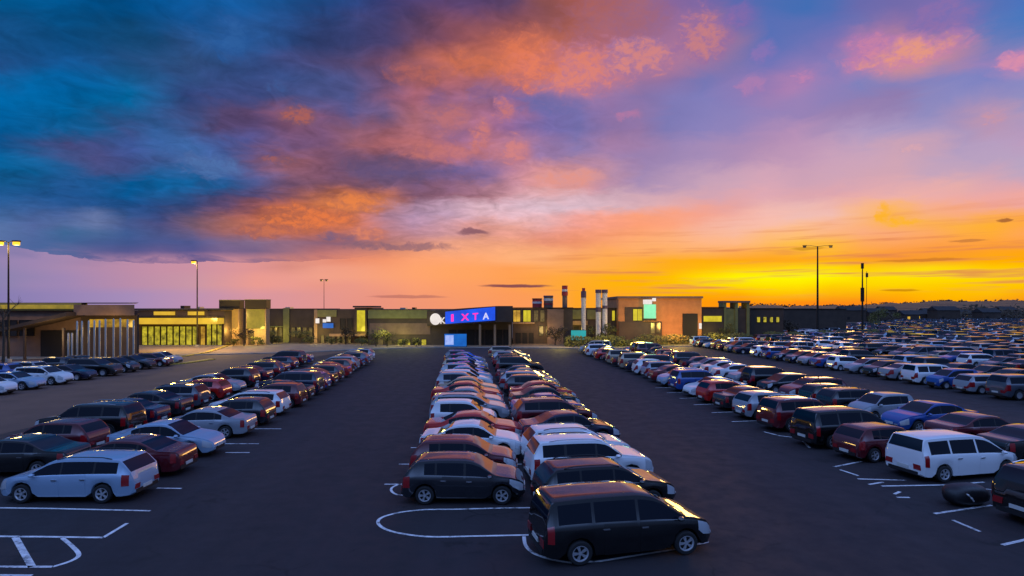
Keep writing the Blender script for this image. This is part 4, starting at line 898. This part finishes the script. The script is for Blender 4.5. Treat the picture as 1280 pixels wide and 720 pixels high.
letters('I', .30, 1.75, 'letter pink', .36, squeeze=1.9); letters('X', .48, 1.65, 'letter pink', .36, squeeze=1.15); letters('T', .66, 1.6, 'letter pink', .36); letters('A', .82, 1.55, 'letter white', .36, .3)
letters('K', .135, 1.5, 'sign white', .36, .1)
# blue screen below it
d = 98; s = empty('display_screen', (wx(569, d), d, 0)); tag(s, 'blue illuminated display screen with pale square, below the long sign', 'screen')
q = lambda px: wx(px, d) - wx(569, d)
MB().box(q(555.5), q(583), 0, .3, wz(433, d), wz(417.5, d)).build('screen', M['screen blue'], s); MB().box(q(556.5), q(567), -.06, -.005, wz(431, d), wz(419, d)).build('pale_panel', M['panel pale'], s)
MB().box(q(556), q(583.5), .32, .5, wz(434, d), wz(417, d)).build('casing', M['darkmetal'], s); [MB().box(q(a), q(a + 2), .1, .3, 0, wz(433, d)).build('support', M['darkmetal'], s) for a in (560, 577)]
# factory-like block with chimneys
b = B('amber_block', 'brown block with amber lit upper windows beside the canopy', 655, 108)
b.box('wall', 641, 716, 385, 0, 'umber', 0, 18, base=True); b.box('roof', 640.5, 716.5, 384.2, 384.9, 'roof', -.2, 18.4)
b.windows(641, 651, 387.5, 402.5, 1, 'lit glass amber', -.06, .1); b.windows(653.5, 664, 387.5, 402.5, 1, 'lit glass yellow', -.06, .1); b.windows(666, 682, 387.5, 402.5, 2, 'dim window', -.06, .3); b.box('ledge', 641, 668, 402.8, 404.5, 'tan', -.4, .4)
b.windows(672, 698, 407, 420, 3, 'dim window', -.06, .4); b.box('side_bay', 684, 704, 386.5, 0, 'brown', -.7, .7, base=True); b.windows(644, 668, 416, 432, 3, 'void', -.06, .3)
M['red_band'] = mat('red banded paint', (.42, .03, .03), .5, var=.2); M['white_band'] = mat('white banded paint', (.70, .62, .56), .5, var=.2); M['violet_band'] = mat('dull violet cap', (.10, .06, .10), .5, var=.2)
def stack(name, label, px, d, w, bands, n=14, cat='chimney'):
    x = wx(px, d); r = (w / FOC * d) / 2; root = empty(name, (x, d, 0)); tag(root, label, cat, 'banded chimneys and drums')
    for nm, ya, yb, m, k in bands:
        z1, z0 = wz(ya, d), max(0, wz(yb, d)); MB().lathe([(z0, r * k), (z1, r * k), (z1, .01)], n, axis='z').build(nm, M[m], root)
stack('drum', 'squat red drum above the roof beside the striped drum', 671.5, 112, 12, [('shell', 374, 415, 'red_band', 1), ('cap', 373, 374.2, 'darkmetal', 1.08), ('stripe', 377, 379.5, 'white_band', 1.04)])
stack('drum', 'wider drum with pale pink and violet stripes above the roof', 685.5, 112, 11.5, [('shell', 371, 415, 'brown', 1), ('cap', 369.5, 371.4, 'violet_band', 1.08), ('stripe', 373, 376, 'white_band', 1.05), ('band', 379, 381, 'red_band', 1.05)])
stack('chimney', 'slim chimney with red and white bands, taller beside the striped drum', 706, 110, 6.2, [('shaft', 362, 425, 'brown', 1), ('band', 364.5, 369.5, 'red_band', 1.25), ('collar', 361.5, 364.4, 'white_band', 1.1), ('cap', 357, 361.4, 'red_band', 1.15)])
stack('chimney', 'slim pale chimney with violet collar and pointed top', 729.5, 110, 5.6, [('shaft', 366, 425, 'white_band', 1), ('band', 364, 372, 'violet_band', 1.2), ('collar', 373, 376, 'white_band', 1.15), ('cap', 360, 363.9, 'red_band', .7)])
stack('chimney', 'pale chimney under violet cap, first of a close pair', 748, 110, 6.4, [('shaft', 366, 425, 'white_band', 1), ('cap', 362, 366.2, 'violet_band', 1.2), ('band', 384, 390, 'violet_band', 1.05)])
stack('chimney', 'pale chimney with violet cap, second of a close pair', 756, 110, 6.4, [('shaft', 366, 425, 'white_band', 1), ('cap', 362, 366.2, 'violet_band', 1.2), ('band', 382, 386, 'violet_band', 1.05)])
b = B('olive_block', 'olive lit low block behind the slim chimneys', 742, 114)
b.box('wall', 711, 776, 385.5, 0, 'umber', 0, 16, base=True); b.box('fascia', 712, 732, 387, 399, 'olive', -.12, .12); b.box('fascia', 734, 752, 387, 399, 'olive', -.12, .12); b.box('ledge', 711, 734, 401, 406, 'tan', -.5, .5); b.box('roof', 710.5, 776, 384.8, 385.4, 'roof', -.2, 16.4)
b.windows(764, 775, 388, 401, 2, 'lit glass yellow', -.06, .2); b.windows(716, 760, 408, 422, 5, 'void', -.06, .3)
d = 106; s = empty('billboard', (wx(723, d), d, 0)); tag(s, 'turquoise lit billboard standing under the chimneys', 'billboard'); q = lambda px: wx(px, d) - wx(723, d)
MB().box(q(714), q(732.5), 0, .2, wz(425, d), wz(413, d)).build('board', M['screen teal'], s); MB().box(q(713.4), q(733.1), .21, .35, wz(425.6, d), wz(412.4, d)).build('casing', M['darkmetal'], s); [MB().box(q(a), q(a + 1), .05, .3, 0, wz(425, d)).build('support', M['darkmetal'], s) for a in (717, 728)]
# terracotta cinema block
b = B('terracotta_block', 'tall terracotta block with a bright mint sign and dark doorway', 822, 112)
b.box('wall', 773, 877, 373, 0, 'terracotta', 0, 20, base=True); b.box('parapet', 771.5, 878.5, 370.3, 373, 'brown', -.25, 20.5); b.box('recess', 781, 803, 384, 418, 'umber', -.1, .1); b.windows(790.5, 803, 386, 401, 1, 'lit glass yellow', -.14, .1)
b.box('lower_wall', 773.5, 827, 402, 0, 'umber', -.3, .19, base=True); b.box('doorway', 853, 872, 392, 0, 'void', -.08, .2, base=True); b.box('side_post', 873.5, 876.5, 404, 411, 'sign white', -.3, .2)
b.windows(812, 826, 403, 417, 2, 'dim window', -.36, .2)
d = 111; s = empty('lit_sign', (wx(812.5, d), d, 0)); tag(s, 'bright mint-green lit sign panel with white top on the terracotta block', 'sign'); q = lambda px: wx(px, d) - wx(812.5, d)
MB().box(q(805.5), q(820), 0, .5, wz(398, d), wz(380.5, d)).build('panel', M['sign mint'], s); MB().box(q(804.5), q(815), -.02, .5, wz(380.3, d), wz(374.5, d)).build('crown', M['sign white'], s); MB().box(q(816), q(820), .0, .5, wz(376.5, d), wz(372.5, d)).build('emblem', M['sign white'], s); MB().box(q(804), q(821), .1, .5, wz(401, d), wz(398.1, d)).build('tray', M['darkmetal'], s)
b = B('low_shop', 'low brown shop with yellow lit strip past the terracotta block', 890, 122)
b.box('wall', 878, 905, 384.5, 0, 'umber', 0, 14, base=True); b.box('glow_panel', 879.5, 902, 395, 402, 'lit glass yellow', -.06, .08); b.box('roof', 877.5, 905.5, 383.6, 384.4, 'roof', -.2, 14.3)
b = B('open_frame_tower', 'olive tower with an open top frame among low shops', 920, 122, 'tower')
for a in (904.5, 919, 933.5): b.box('pier', a, a + 3.5, 377, 0, 'olive', 0, 3, base=True)
b.box('top_beam', 904, 937.5, 376, 378.5, 'brown', -.2, 3.4); b.box('wall', 908.1, 918.9, 386, 0, 'olive', .3, 2.4, base=True); b.box('wall', 922.6, 933.4, 386, 0, 'umber', .3, 2.4, base=True)
b.box('lit_opening', 921, 930, 379.5, 384.5, 'lit strip', 2.8, .1)
b = B('low_shop', 'low brown shop with two lit windows beside the open frame tower', 958, 126)
b.box('wall', 938, 979, 386, 0, 'umber', 0, 14, base=True); b.box('roof', 937.5, 979.5, 385, 385.9, 'roof', -.2, 14.3); b.windows(944, 976, 396, 403, 4, 'lit glass green', -.06, .6)
b = B('long_warehouse', 'long plain brown warehouse behind the tall lamp mast', 1018, 150)
b.box('wall', 980, 1058, 386.5, 0, 'umber', 0, 20, base=True); b.box('roof', 979.5, 1058.5, 385.8, 386.4, 'roof', -.2, 20.3)

# ------------------------------------------------------------------ lamps and masts
def mast(label, px, d, ztop, heads, lit, dark=False, r=.13, arms=1.3):
    root = tag(empty('street_lamp', (wx(px, d), d, 0)), label, 'street lamp', 'lamp masts of the lot')
    MB().tube([(0, 0, .4), (0, 0, ztop * .5), (0, 0, ztop)], [r, r * .8, r * .55], 10).build('pole', M['darkmetal'], root); MB().lathe([(0, .35), (.4, .33), (.42, .01)], 14, axis='z').build('footing', M['concrete'], root)
    for sd in heads:
        a = MB().tube([(0, 0, ztop - .1), (sd * arms * .6, 0, ztop + .12), (sd * arms, 0, ztop + .1)], .05, 6).build('arm', M['darkmetal'], root)
        hd = MB().box(min(sd * arms, sd * (arms + .8)), max(sd * arms, sd * (arms + .8)), -.2, .2, ztop + .02, ztop + .2).build('lamp_head', M['darkmetal'], root)
        MB().box(min(sd * (arms + .15), sd * (arms + .70)), max(sd * (arms + .15), sd * (arms + .70)), -.26, .18, ztop - .36, ztop + .015).build('lens', M['lamp' if lit else 'dim window'], hd)
        if lit: lamp_at((wx(px, d) + sd * (arms + .4), d, ztop - .6), lit)
    return root
mast('double-headed lit street lamp before the brown hall', 10.6, 71, 14.4, (-1, 1), 900, arms=.55)
mast('single lit street lamp rising behind the glass pavilion', 246.5, 98, 14.2, (-1,), 1500, arms=.15)
mast('thin unlit lamp post beyond the shops, far from the others', 405, 165, 14.3, (-1, 1), 0, True, .10, .3)
mast('tall unlit mast with two long arms against the yellow afterglow', 1022, 137, 20.8, (-1, 1), 0, True, .26, 2.6)
am = tag(empty('antenna_mast', (wx(1078, 137), 137, 0)), 'antenna mast with short side aerials against the yellow afterglow', 'mast')
MB().tube([(0, 0, 0), (0, 0, 9), (0, 0, 16.6)], [.24, .2, .1], 8).build('pole', M['darkmetal'], am); MB().box(-.28, .28, -.28, .28, 8, 11.2).build('aerial_panel', M['darkmetal'], am); MB().box(-.22, .22, -.22, .22, 15.6, 16.9).build('aerial_panel', M['darkmetal'], am)
MB().tube([(0, 0, 4), (.9, 0, 4.4), (1.0, 0, 15)], .06, 6).build('side_aerial', M['darkmetal'], am); MB().box(.85, 1.25, -.15, .15, 13.6, 14.6).build('aerial_panel', M['darkmetal'], am)

# ------------------------------------------------------------------ trees, shrubs, verge, hills
def leafmat(n, c): M[n] = mat(n, c, .8, var=.5, vscale=1.3, col2=tuple(q * .4 for q in c))
leafmat('leaf', (.16, .14, .02)); leafmat('leaf dark', (.085, .055, .024)); M['bark'] = mat('bark', (.06, .045, .032), .9, var=.4, vscale=6)
def crown_mesh(h, w, n, sz, seed, flat=.8):
    q = random.Random(seed); b = MB(); cl = [(Vector((q.gauss(0, .33) * w, q.gauss(0, .33) * w, h * (.25 + .6 * q.random()))), q.uniform(.22, .42) * w) for _ in range(9)]
    for i in range(n):
        c, r = q.choice(cl); v = Vector((q.gauss(0, 1), q.gauss(0, 1), q.gauss(0, 1))).normalized() * r * (q.random() ** .4); v.z *= flat; p = c + v
        if p.z < .05: continue
        a = Vector((q.gauss(0, 1), q.gauss(0, 1), q.gauss(0, 1))).normalized() * sz * q.uniform(.6, 1.3); bb = a.orthogonal().normalized() * sz * q.uniform(.35, .7)
        b.add([p - a, p + bb, p + a, p - bb], [(0, 1, 2, 3)])
    return b
for k, (px, d, h, lab) in enumerate([(305, 101, 3.2, 'small leafy tree before the gap between the square towers'), (340, 108, 2.6, 'small tree against the dark brown shop wall beside the second tower'), (375, 109, 3.0, 'leafy tree before the dark brown shop past its pilaster'), (432, 106, 3.2, 'round small tree before the corner shop'), (470, 100, 3.4, 'leafy tree at the end of the long dark hall'),
                                   (484, 100, 2.6, 'lower tree beside the long dark hall windows'), (694, 104, 3.6, 'dark tree before the brown block with amber windows'), (757, 106, 4.2, 'dark tree under the pair of chimneys'), (908, 118, 3.6, 'bushy tree before the open frame tower'), (986, 130, 4.5, 'tree at the corner of the long warehouse'), (1100, 190, 7, 'broad dark tree past the antenna mast')]):
    t = tag(empty('tree', (wx(px, d), d, 0), rnd.uniform(0, 6)), lab, 'tree', 'small trees by the shops')
    tr = MB().tube([(0, 0, 0), (.05, .03, h * .3), (-.03, .05, h * .75)], [.12, .09, .04], 7)
    for a in range(4):
        an = a * 1.7; tr.tube([(.03, .03, h * .32), (math.cos(an) * h * .2, math.sin(an) * h * .2, h * .6), (math.cos(an) * h * .28, math.sin(an) * h * .28, h * .8)], [.06, .04, .015], 6)
    tr.build('trunk', M['bark'], t); crown_mesh(h, h * .75, 900, h * .035, k).build('crown', M['leaf' if k % 3 else 'leaf dark'], t)
for k, (px, d, w, lab) in enumerate([(292, 101, 2.2, 'low yellow-lit shrub at the foot of the square towers'), (322, 102, 2.4, 'wide low shrub before the second square tower'), (345, 108, 3.4, 'clipped shrub bed before the dark brown shop'), (388, 107, 3.0, 'shrub between the dark brown and corner shops'), (414, 105, 2.6, 'shrub under the corner shop signs'), (452, 102, 3.4, 'dense shrub below the bright yellow panel'), (505, 100, 2.4, 'shrub before the green lit window of the long hall'), (520, 100, 2.0, 'small shrub between two green lit windows of the long hall'),
                                   (738, 104, 3.0, 'shrub beside the turquoise billboard'), (770, 106, 3.4, 'shrub before the olive lit block'), (840, 106, 3.0, 'shrub below the terracotta wall'), (880, 112, 3.6, 'shrub beside the low shop with yellow strip')]):
    t = tag(empty('shrub', (wx(px, d), d, 0)), lab, 'shrub', 'shrubs along the shop fronts')
    crown_mesh(1.5, w * .55, 500, .12, 50 + k, .7).build('foliage', M['leaf'], t); MB().tube([(0, 0, 0), (.05, 0, .6)], [.06, .03], 6).build('stem', M['bark'], t)
M['kerb_lamplit'] = mat('lamplit yellow kerb', (.55, .36, .05), .7, var=.4, vscale=3)  # lamplight on the kerbs put into their base colour as yellow
for kp, kl in (([(200, 448), (232, 445.5), (258, 441), (284, 432.5)], 'curved lamplit-yellow kerb sweeping up to the lit pavilion'), ([(196, 457), (228, 455), (266, 449.5)], 'lower lamplit-yellow kerb curving beside the pale pole row')):
    kk = MB(); pp = [gp(*q_) for q_ in kp]
    for p_, q_ in zip(pp, pp[1:]):
        n_ = (q_ - p_).normalized(); n_ = Vector((-n_.y, n_.x, 0)) * .35
        v_ = [p_ - n_, q_ - n_, q_ + n_, p_ + n_]; kk.add([(*w_.xy, .0) for w_ in v_] + [(*w_.xy, .13) for w_ in v_], [(4, 5, 6, 7), (0, 1, 5, 4), (2, 3, 7, 6), (1, 2, 6, 5), (3, 0, 4, 7)])
    tag(kk.build('island_kerb', M['kerb_lamplit']), kl, 'kerb')
sheet('verge', [(14, 99), (24, 99.5), (70, 124), (150, 200), (150, 222), (60, 134), (24, 108), (14, 106)], .012, M['verge'])
hd = MB(); q = random.Random(3)
for i in range(9500):
    u = q.random(); x = 9 + u * 70; d0 = 98.5 + max(0, x - 14) * .43 + q.uniform(0, 4.0); z = q.random() ** 1.3 * (1.5 + .6 * math.sin(x * .7) * math.sin(x * .23))
    p = Vector((x, d0, z)); a = Vector((q.gauss(0, 1), q.gauss(0, 1), q.gauss(0, 1))).normalized() * .22; bb = a.orthogonal().normalized() * .13
    hd.add([p - a, p + bb, p + a, p - bb], [(0, 1, 2, 3)])
ho = hd.build('undergrowth', M['leaf']); ho['kind'] = 'stuff'; ho['label'] = 'ragged low planting along the verge'
# bare tree beside the double lamp
t = tag(empty('bare_tree', (wx(4, 68), 68, 0)), 'leafless tree with thin dark limbs beside the double-headed lamp', 'tree')
MB().tube([(0, 0, 0), (.1, 0, 3), (0, 0, 5.4)], [.16, .12, .08], 8).build('trunk', M['bark'], t); lb = MB(); q = random.Random(12)
for a in range(9):
    an = q.uniform(0, 6.28); s = Vector((0, 0, q.uniform(3.2, 5.4))); e = s + Vector((math.cos(an) * q.uniform(1, 2.6), math.sin(an) * 1.2, q.uniform(1.5, 3.4))); lb.tube([s, s.lerp(e, .5) + Vector((q.uniform(-.2, .2), 0, .2)), e], [.06, .04, .012], 5)
    for c in range(4):
        s2 = s.lerp(e, q.uniform(.4, .9)); e2 = s2 + Vector((q.uniform(-.8, .8), q.uniform(-.4, .4), q.uniform(.4, 1.2))); lb.tube([s2, e2], [.025, .008], 4)
lb.build('limbs', M['bark'], t)
# hills: rolling dark ridge all round the far side
hm = MB(); q = random.Random(5); nx, ny = 220, 10; vs = []
for i in range(nx):
    px = -500 + i * (2600 / (nx - 1)); 
    rise = 390 if px < 900 else 383 - 8.0 * min(1, max(0, (px - 980) / 300)) ** 1.1
    rise += .9 * math.sin(px * .031) + .7 * math.sin(px * .083 + 1) + .45 * math.sin(px * .27) + q.uniform(-.55, .55)
    for j in range(ny):
        d = 430 + j * 70; f = math.sin(min(1, j / 6) * math.pi / 2); zt = wz(rise, 850) * f; vs.append((wx(px, d), d, max(-.5, zt * (1 - .0 * j) + q.uniform(-.4, .4) * f) if j else -.6))
hm.add(vs, [(i * ny + j, (i + 1) * ny + j, (i + 1) * ny + j + 1, i * ny + j + 1) for i in range(nx - 1) for j in range(ny - 1)], 0, True)
M['hill'] = mat('wooded hillside', (.20, .09, .032), .95, var=.5, vscale=.035)  # reddened base colour stands in for warm haze over the ridge
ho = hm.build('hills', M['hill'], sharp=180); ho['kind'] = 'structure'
wd = MB(); q = random.Random(9)
for i in range(420):
    px = q.uniform(935, 1420); d = q.uniform(300, 420); x = wx(px, d); h = q.uniform(2.5, 6.5) * (1.25 if px > 1180 else .9); w = h * q.uniform(.7, 1.5)
    for k in range(34):
        v = Vector((q.gauss(0, .36) * w, q.gauss(0, .3) * w, abs(q.gauss(.45, .24)) * h)); a = Vector((q.gauss(0, 1), q.gauss(0, 1), q.gauss(0, 1))).normalized() * h * .16; bb = a.orthogonal().normalized() * h * .10; p = Vector((x, d, 0)) + v
        wd.add([p - a, p + bb, p + a, p - bb], [(0, 1, 2, 3)])
for i in range(620):
    px = q.uniform(930, 1500); rise = 383 - 8.0 * min(1, max(0, (px - 980) / 300)) ** 1.1 + .9 * math.sin(px * .031) + .7 * math.sin(px * .083 + 1) + .45 * math.sin(px * .27)
    h = q.uniform(1.2, 4.2); d = 848; x = wx(px, d); z = wz(rise, 850) - 2.4
    for k in range(10):
        a = Vector((q.gauss(0, 1), q.gauss(0, 1), q.gauss(0, 1))).normalized() * h * .5; bb = a.orthogonal().normalized() * h * .35; p = Vector((x + q.gauss(0, h * .7), d, z + min(abs(q.gauss(0, .5)), 1.1) * h))
        wd.add([p - a, p + bb, p + a, p - bb], [(0, 1, 2, 3)])
wo = wd.build('woods', M['leaf dark']); wo['kind'] = 'stuff'; wo['label'] = 'dark scrubby woods along the foot of the hills'
for k in range(13):
    px = [965, 1005, 1068, 1086, 1098, 1112, 1140, 1171, 1186, 1213, 1240, 1262, 1152][k]; d = 270 + (k * 37) % 70; h = 3.4 + (k % 3) * 1.0; w = 7 + (k * 5) % 6
    e = tag(empty('house', (wx(px, d), d, 0)), ['brown gabled house', 'dark gabled house', 'dark low house'][k % 3] + ' at the foot of the hills', 'house', 'far houses below the hills')
    MB().box(-w / 2, w / 2, 0, 7, 0, h).build('wall', M['umber'], e)
    MB().add([(-w / 2 - .3, -.3, h), (w / 2 + .3, -.3, h), (w / 2 + .3, 7.3, h), (-w / 2 - .3, 7.3, h), (-w / 2 - .3, 3.5, h + 2), (w / 2 + .3, 3.5, h + 2)], [(0, 1, 5, 4), (2, 3, 4, 5), (0, 4, 3), (1, 2, 5), (3, 2, 1, 0)]).build('roof', M['roof'], e)
    MB().box(-w * .3, -w * .3 + 1.2, -.06, .05, 1.2, 2.4).build('window', M['lit strip' if k % 3 == 0 else 'void'], e)

# rounded black bundle on the asphalt by the dark car
bn = MB(); q = random.Random(2); vs = []; n = 18
for i in range(9):
    th = math.pi * i / 8
    for k in range(n):
        ph = 2 * math.pi * k / n; c, s = math.cos(ph), math.sin(ph); e = lambda v, p: math.copysign(abs(v) ** p, v)
        wob = 1 + .05 * math.sin(3 * ph + i)
        vs.append((.72 * e(math.sin(th), .6) * e(c, .7) * wob, .42 * e(math.sin(th), .6) * e(s, .7) * wob, .33 - .33 * e(math.cos(th), .75)))
bn.add(vs, [(i * n + k, i * n + (k + 1) % n, (i + 1) * n + (k + 1) % n, (i + 1) * n + k) for i in range(8) for k in range(n)], 0, True)
M['sack'] = mat('black sacking', (.012, .012, .014), .45, bump=.6, bscale=7)
c = gp(1215, 634); be = tag(empty('bundle', (c.x, c.y + .3, .012), .15), 'rounded black bundle with a white strap lying by the dark SUV', 'bundle'); bn.build('sack', M['sack'], be, sharp=180)
MB().tube([(-.38, -.30, .50), (-.28, -.40, .42), (-.2, -.43, .33), (-.12, -.44, .22)], [.02, .03, .03, .02], 6).build('strap', M['paint_line'], be)
# unseen wash lights on the facades, plus ones added over verge and forecourt
for (px, d, z, e, c) in ((130, 73, 4.2, 260, (1, .62, .15)), (890, 108, 2.0, 160, (1, .8, .15)), (700, 97, 2.6, 500, (1, .75, .15)), (760, 96.5, 3, 700, (1, .8, .15)), (800, 97.5, 3, 800, (1, .8, .15)), (850, 101, 3, 800, (1, .75, .15)), (905, 107, 3, 800, (1, .75, .15)), (288, 102.0, 2.6, 600, (1, .62, .12)), (318, 102.0, 2.6, 550, (.9, .75, .12)), (420, 107, 2.2, 120, (1, .7, .2)), (452, 108.5, 2.5, 160, (1, .8, .1)), (500, 102, 1.6, 160, (.9, .9, .2)), (722, 111, 2.2, 200, (1, .75, .15)), (846, 106, 3.0, 1500, (1, .45, .10)), (790, 108, 3.0, 300, (1, .5, .15)), (660, 105.5, 3.0, 160, (1, .6, .2)), (890, 119.5, 1.6, 160, (1, .8, .15)), (395, 108, 2.0, 240, (1, .75, .15)), (480, 100, 2.6, 380, (.9, .85, .2)), (520, 100, 2.6, 260, (.9, .8, .2)), (60, 72, 3, 300, (1, .7, .3)), (680, 106, 2.4, 240, (1, .65, .2)), (345, 109.6, 1.6, 240, (1, .8, .15)), (812, 109, 3.2, 120, (.5, 1, .7)), (215, 92, 5, 2200, (1, .62, .12)), (275, 90, 5, 2200, (1, .6, .15))):
    lamp_at((wx(px, d), d, z), e, c, .7)
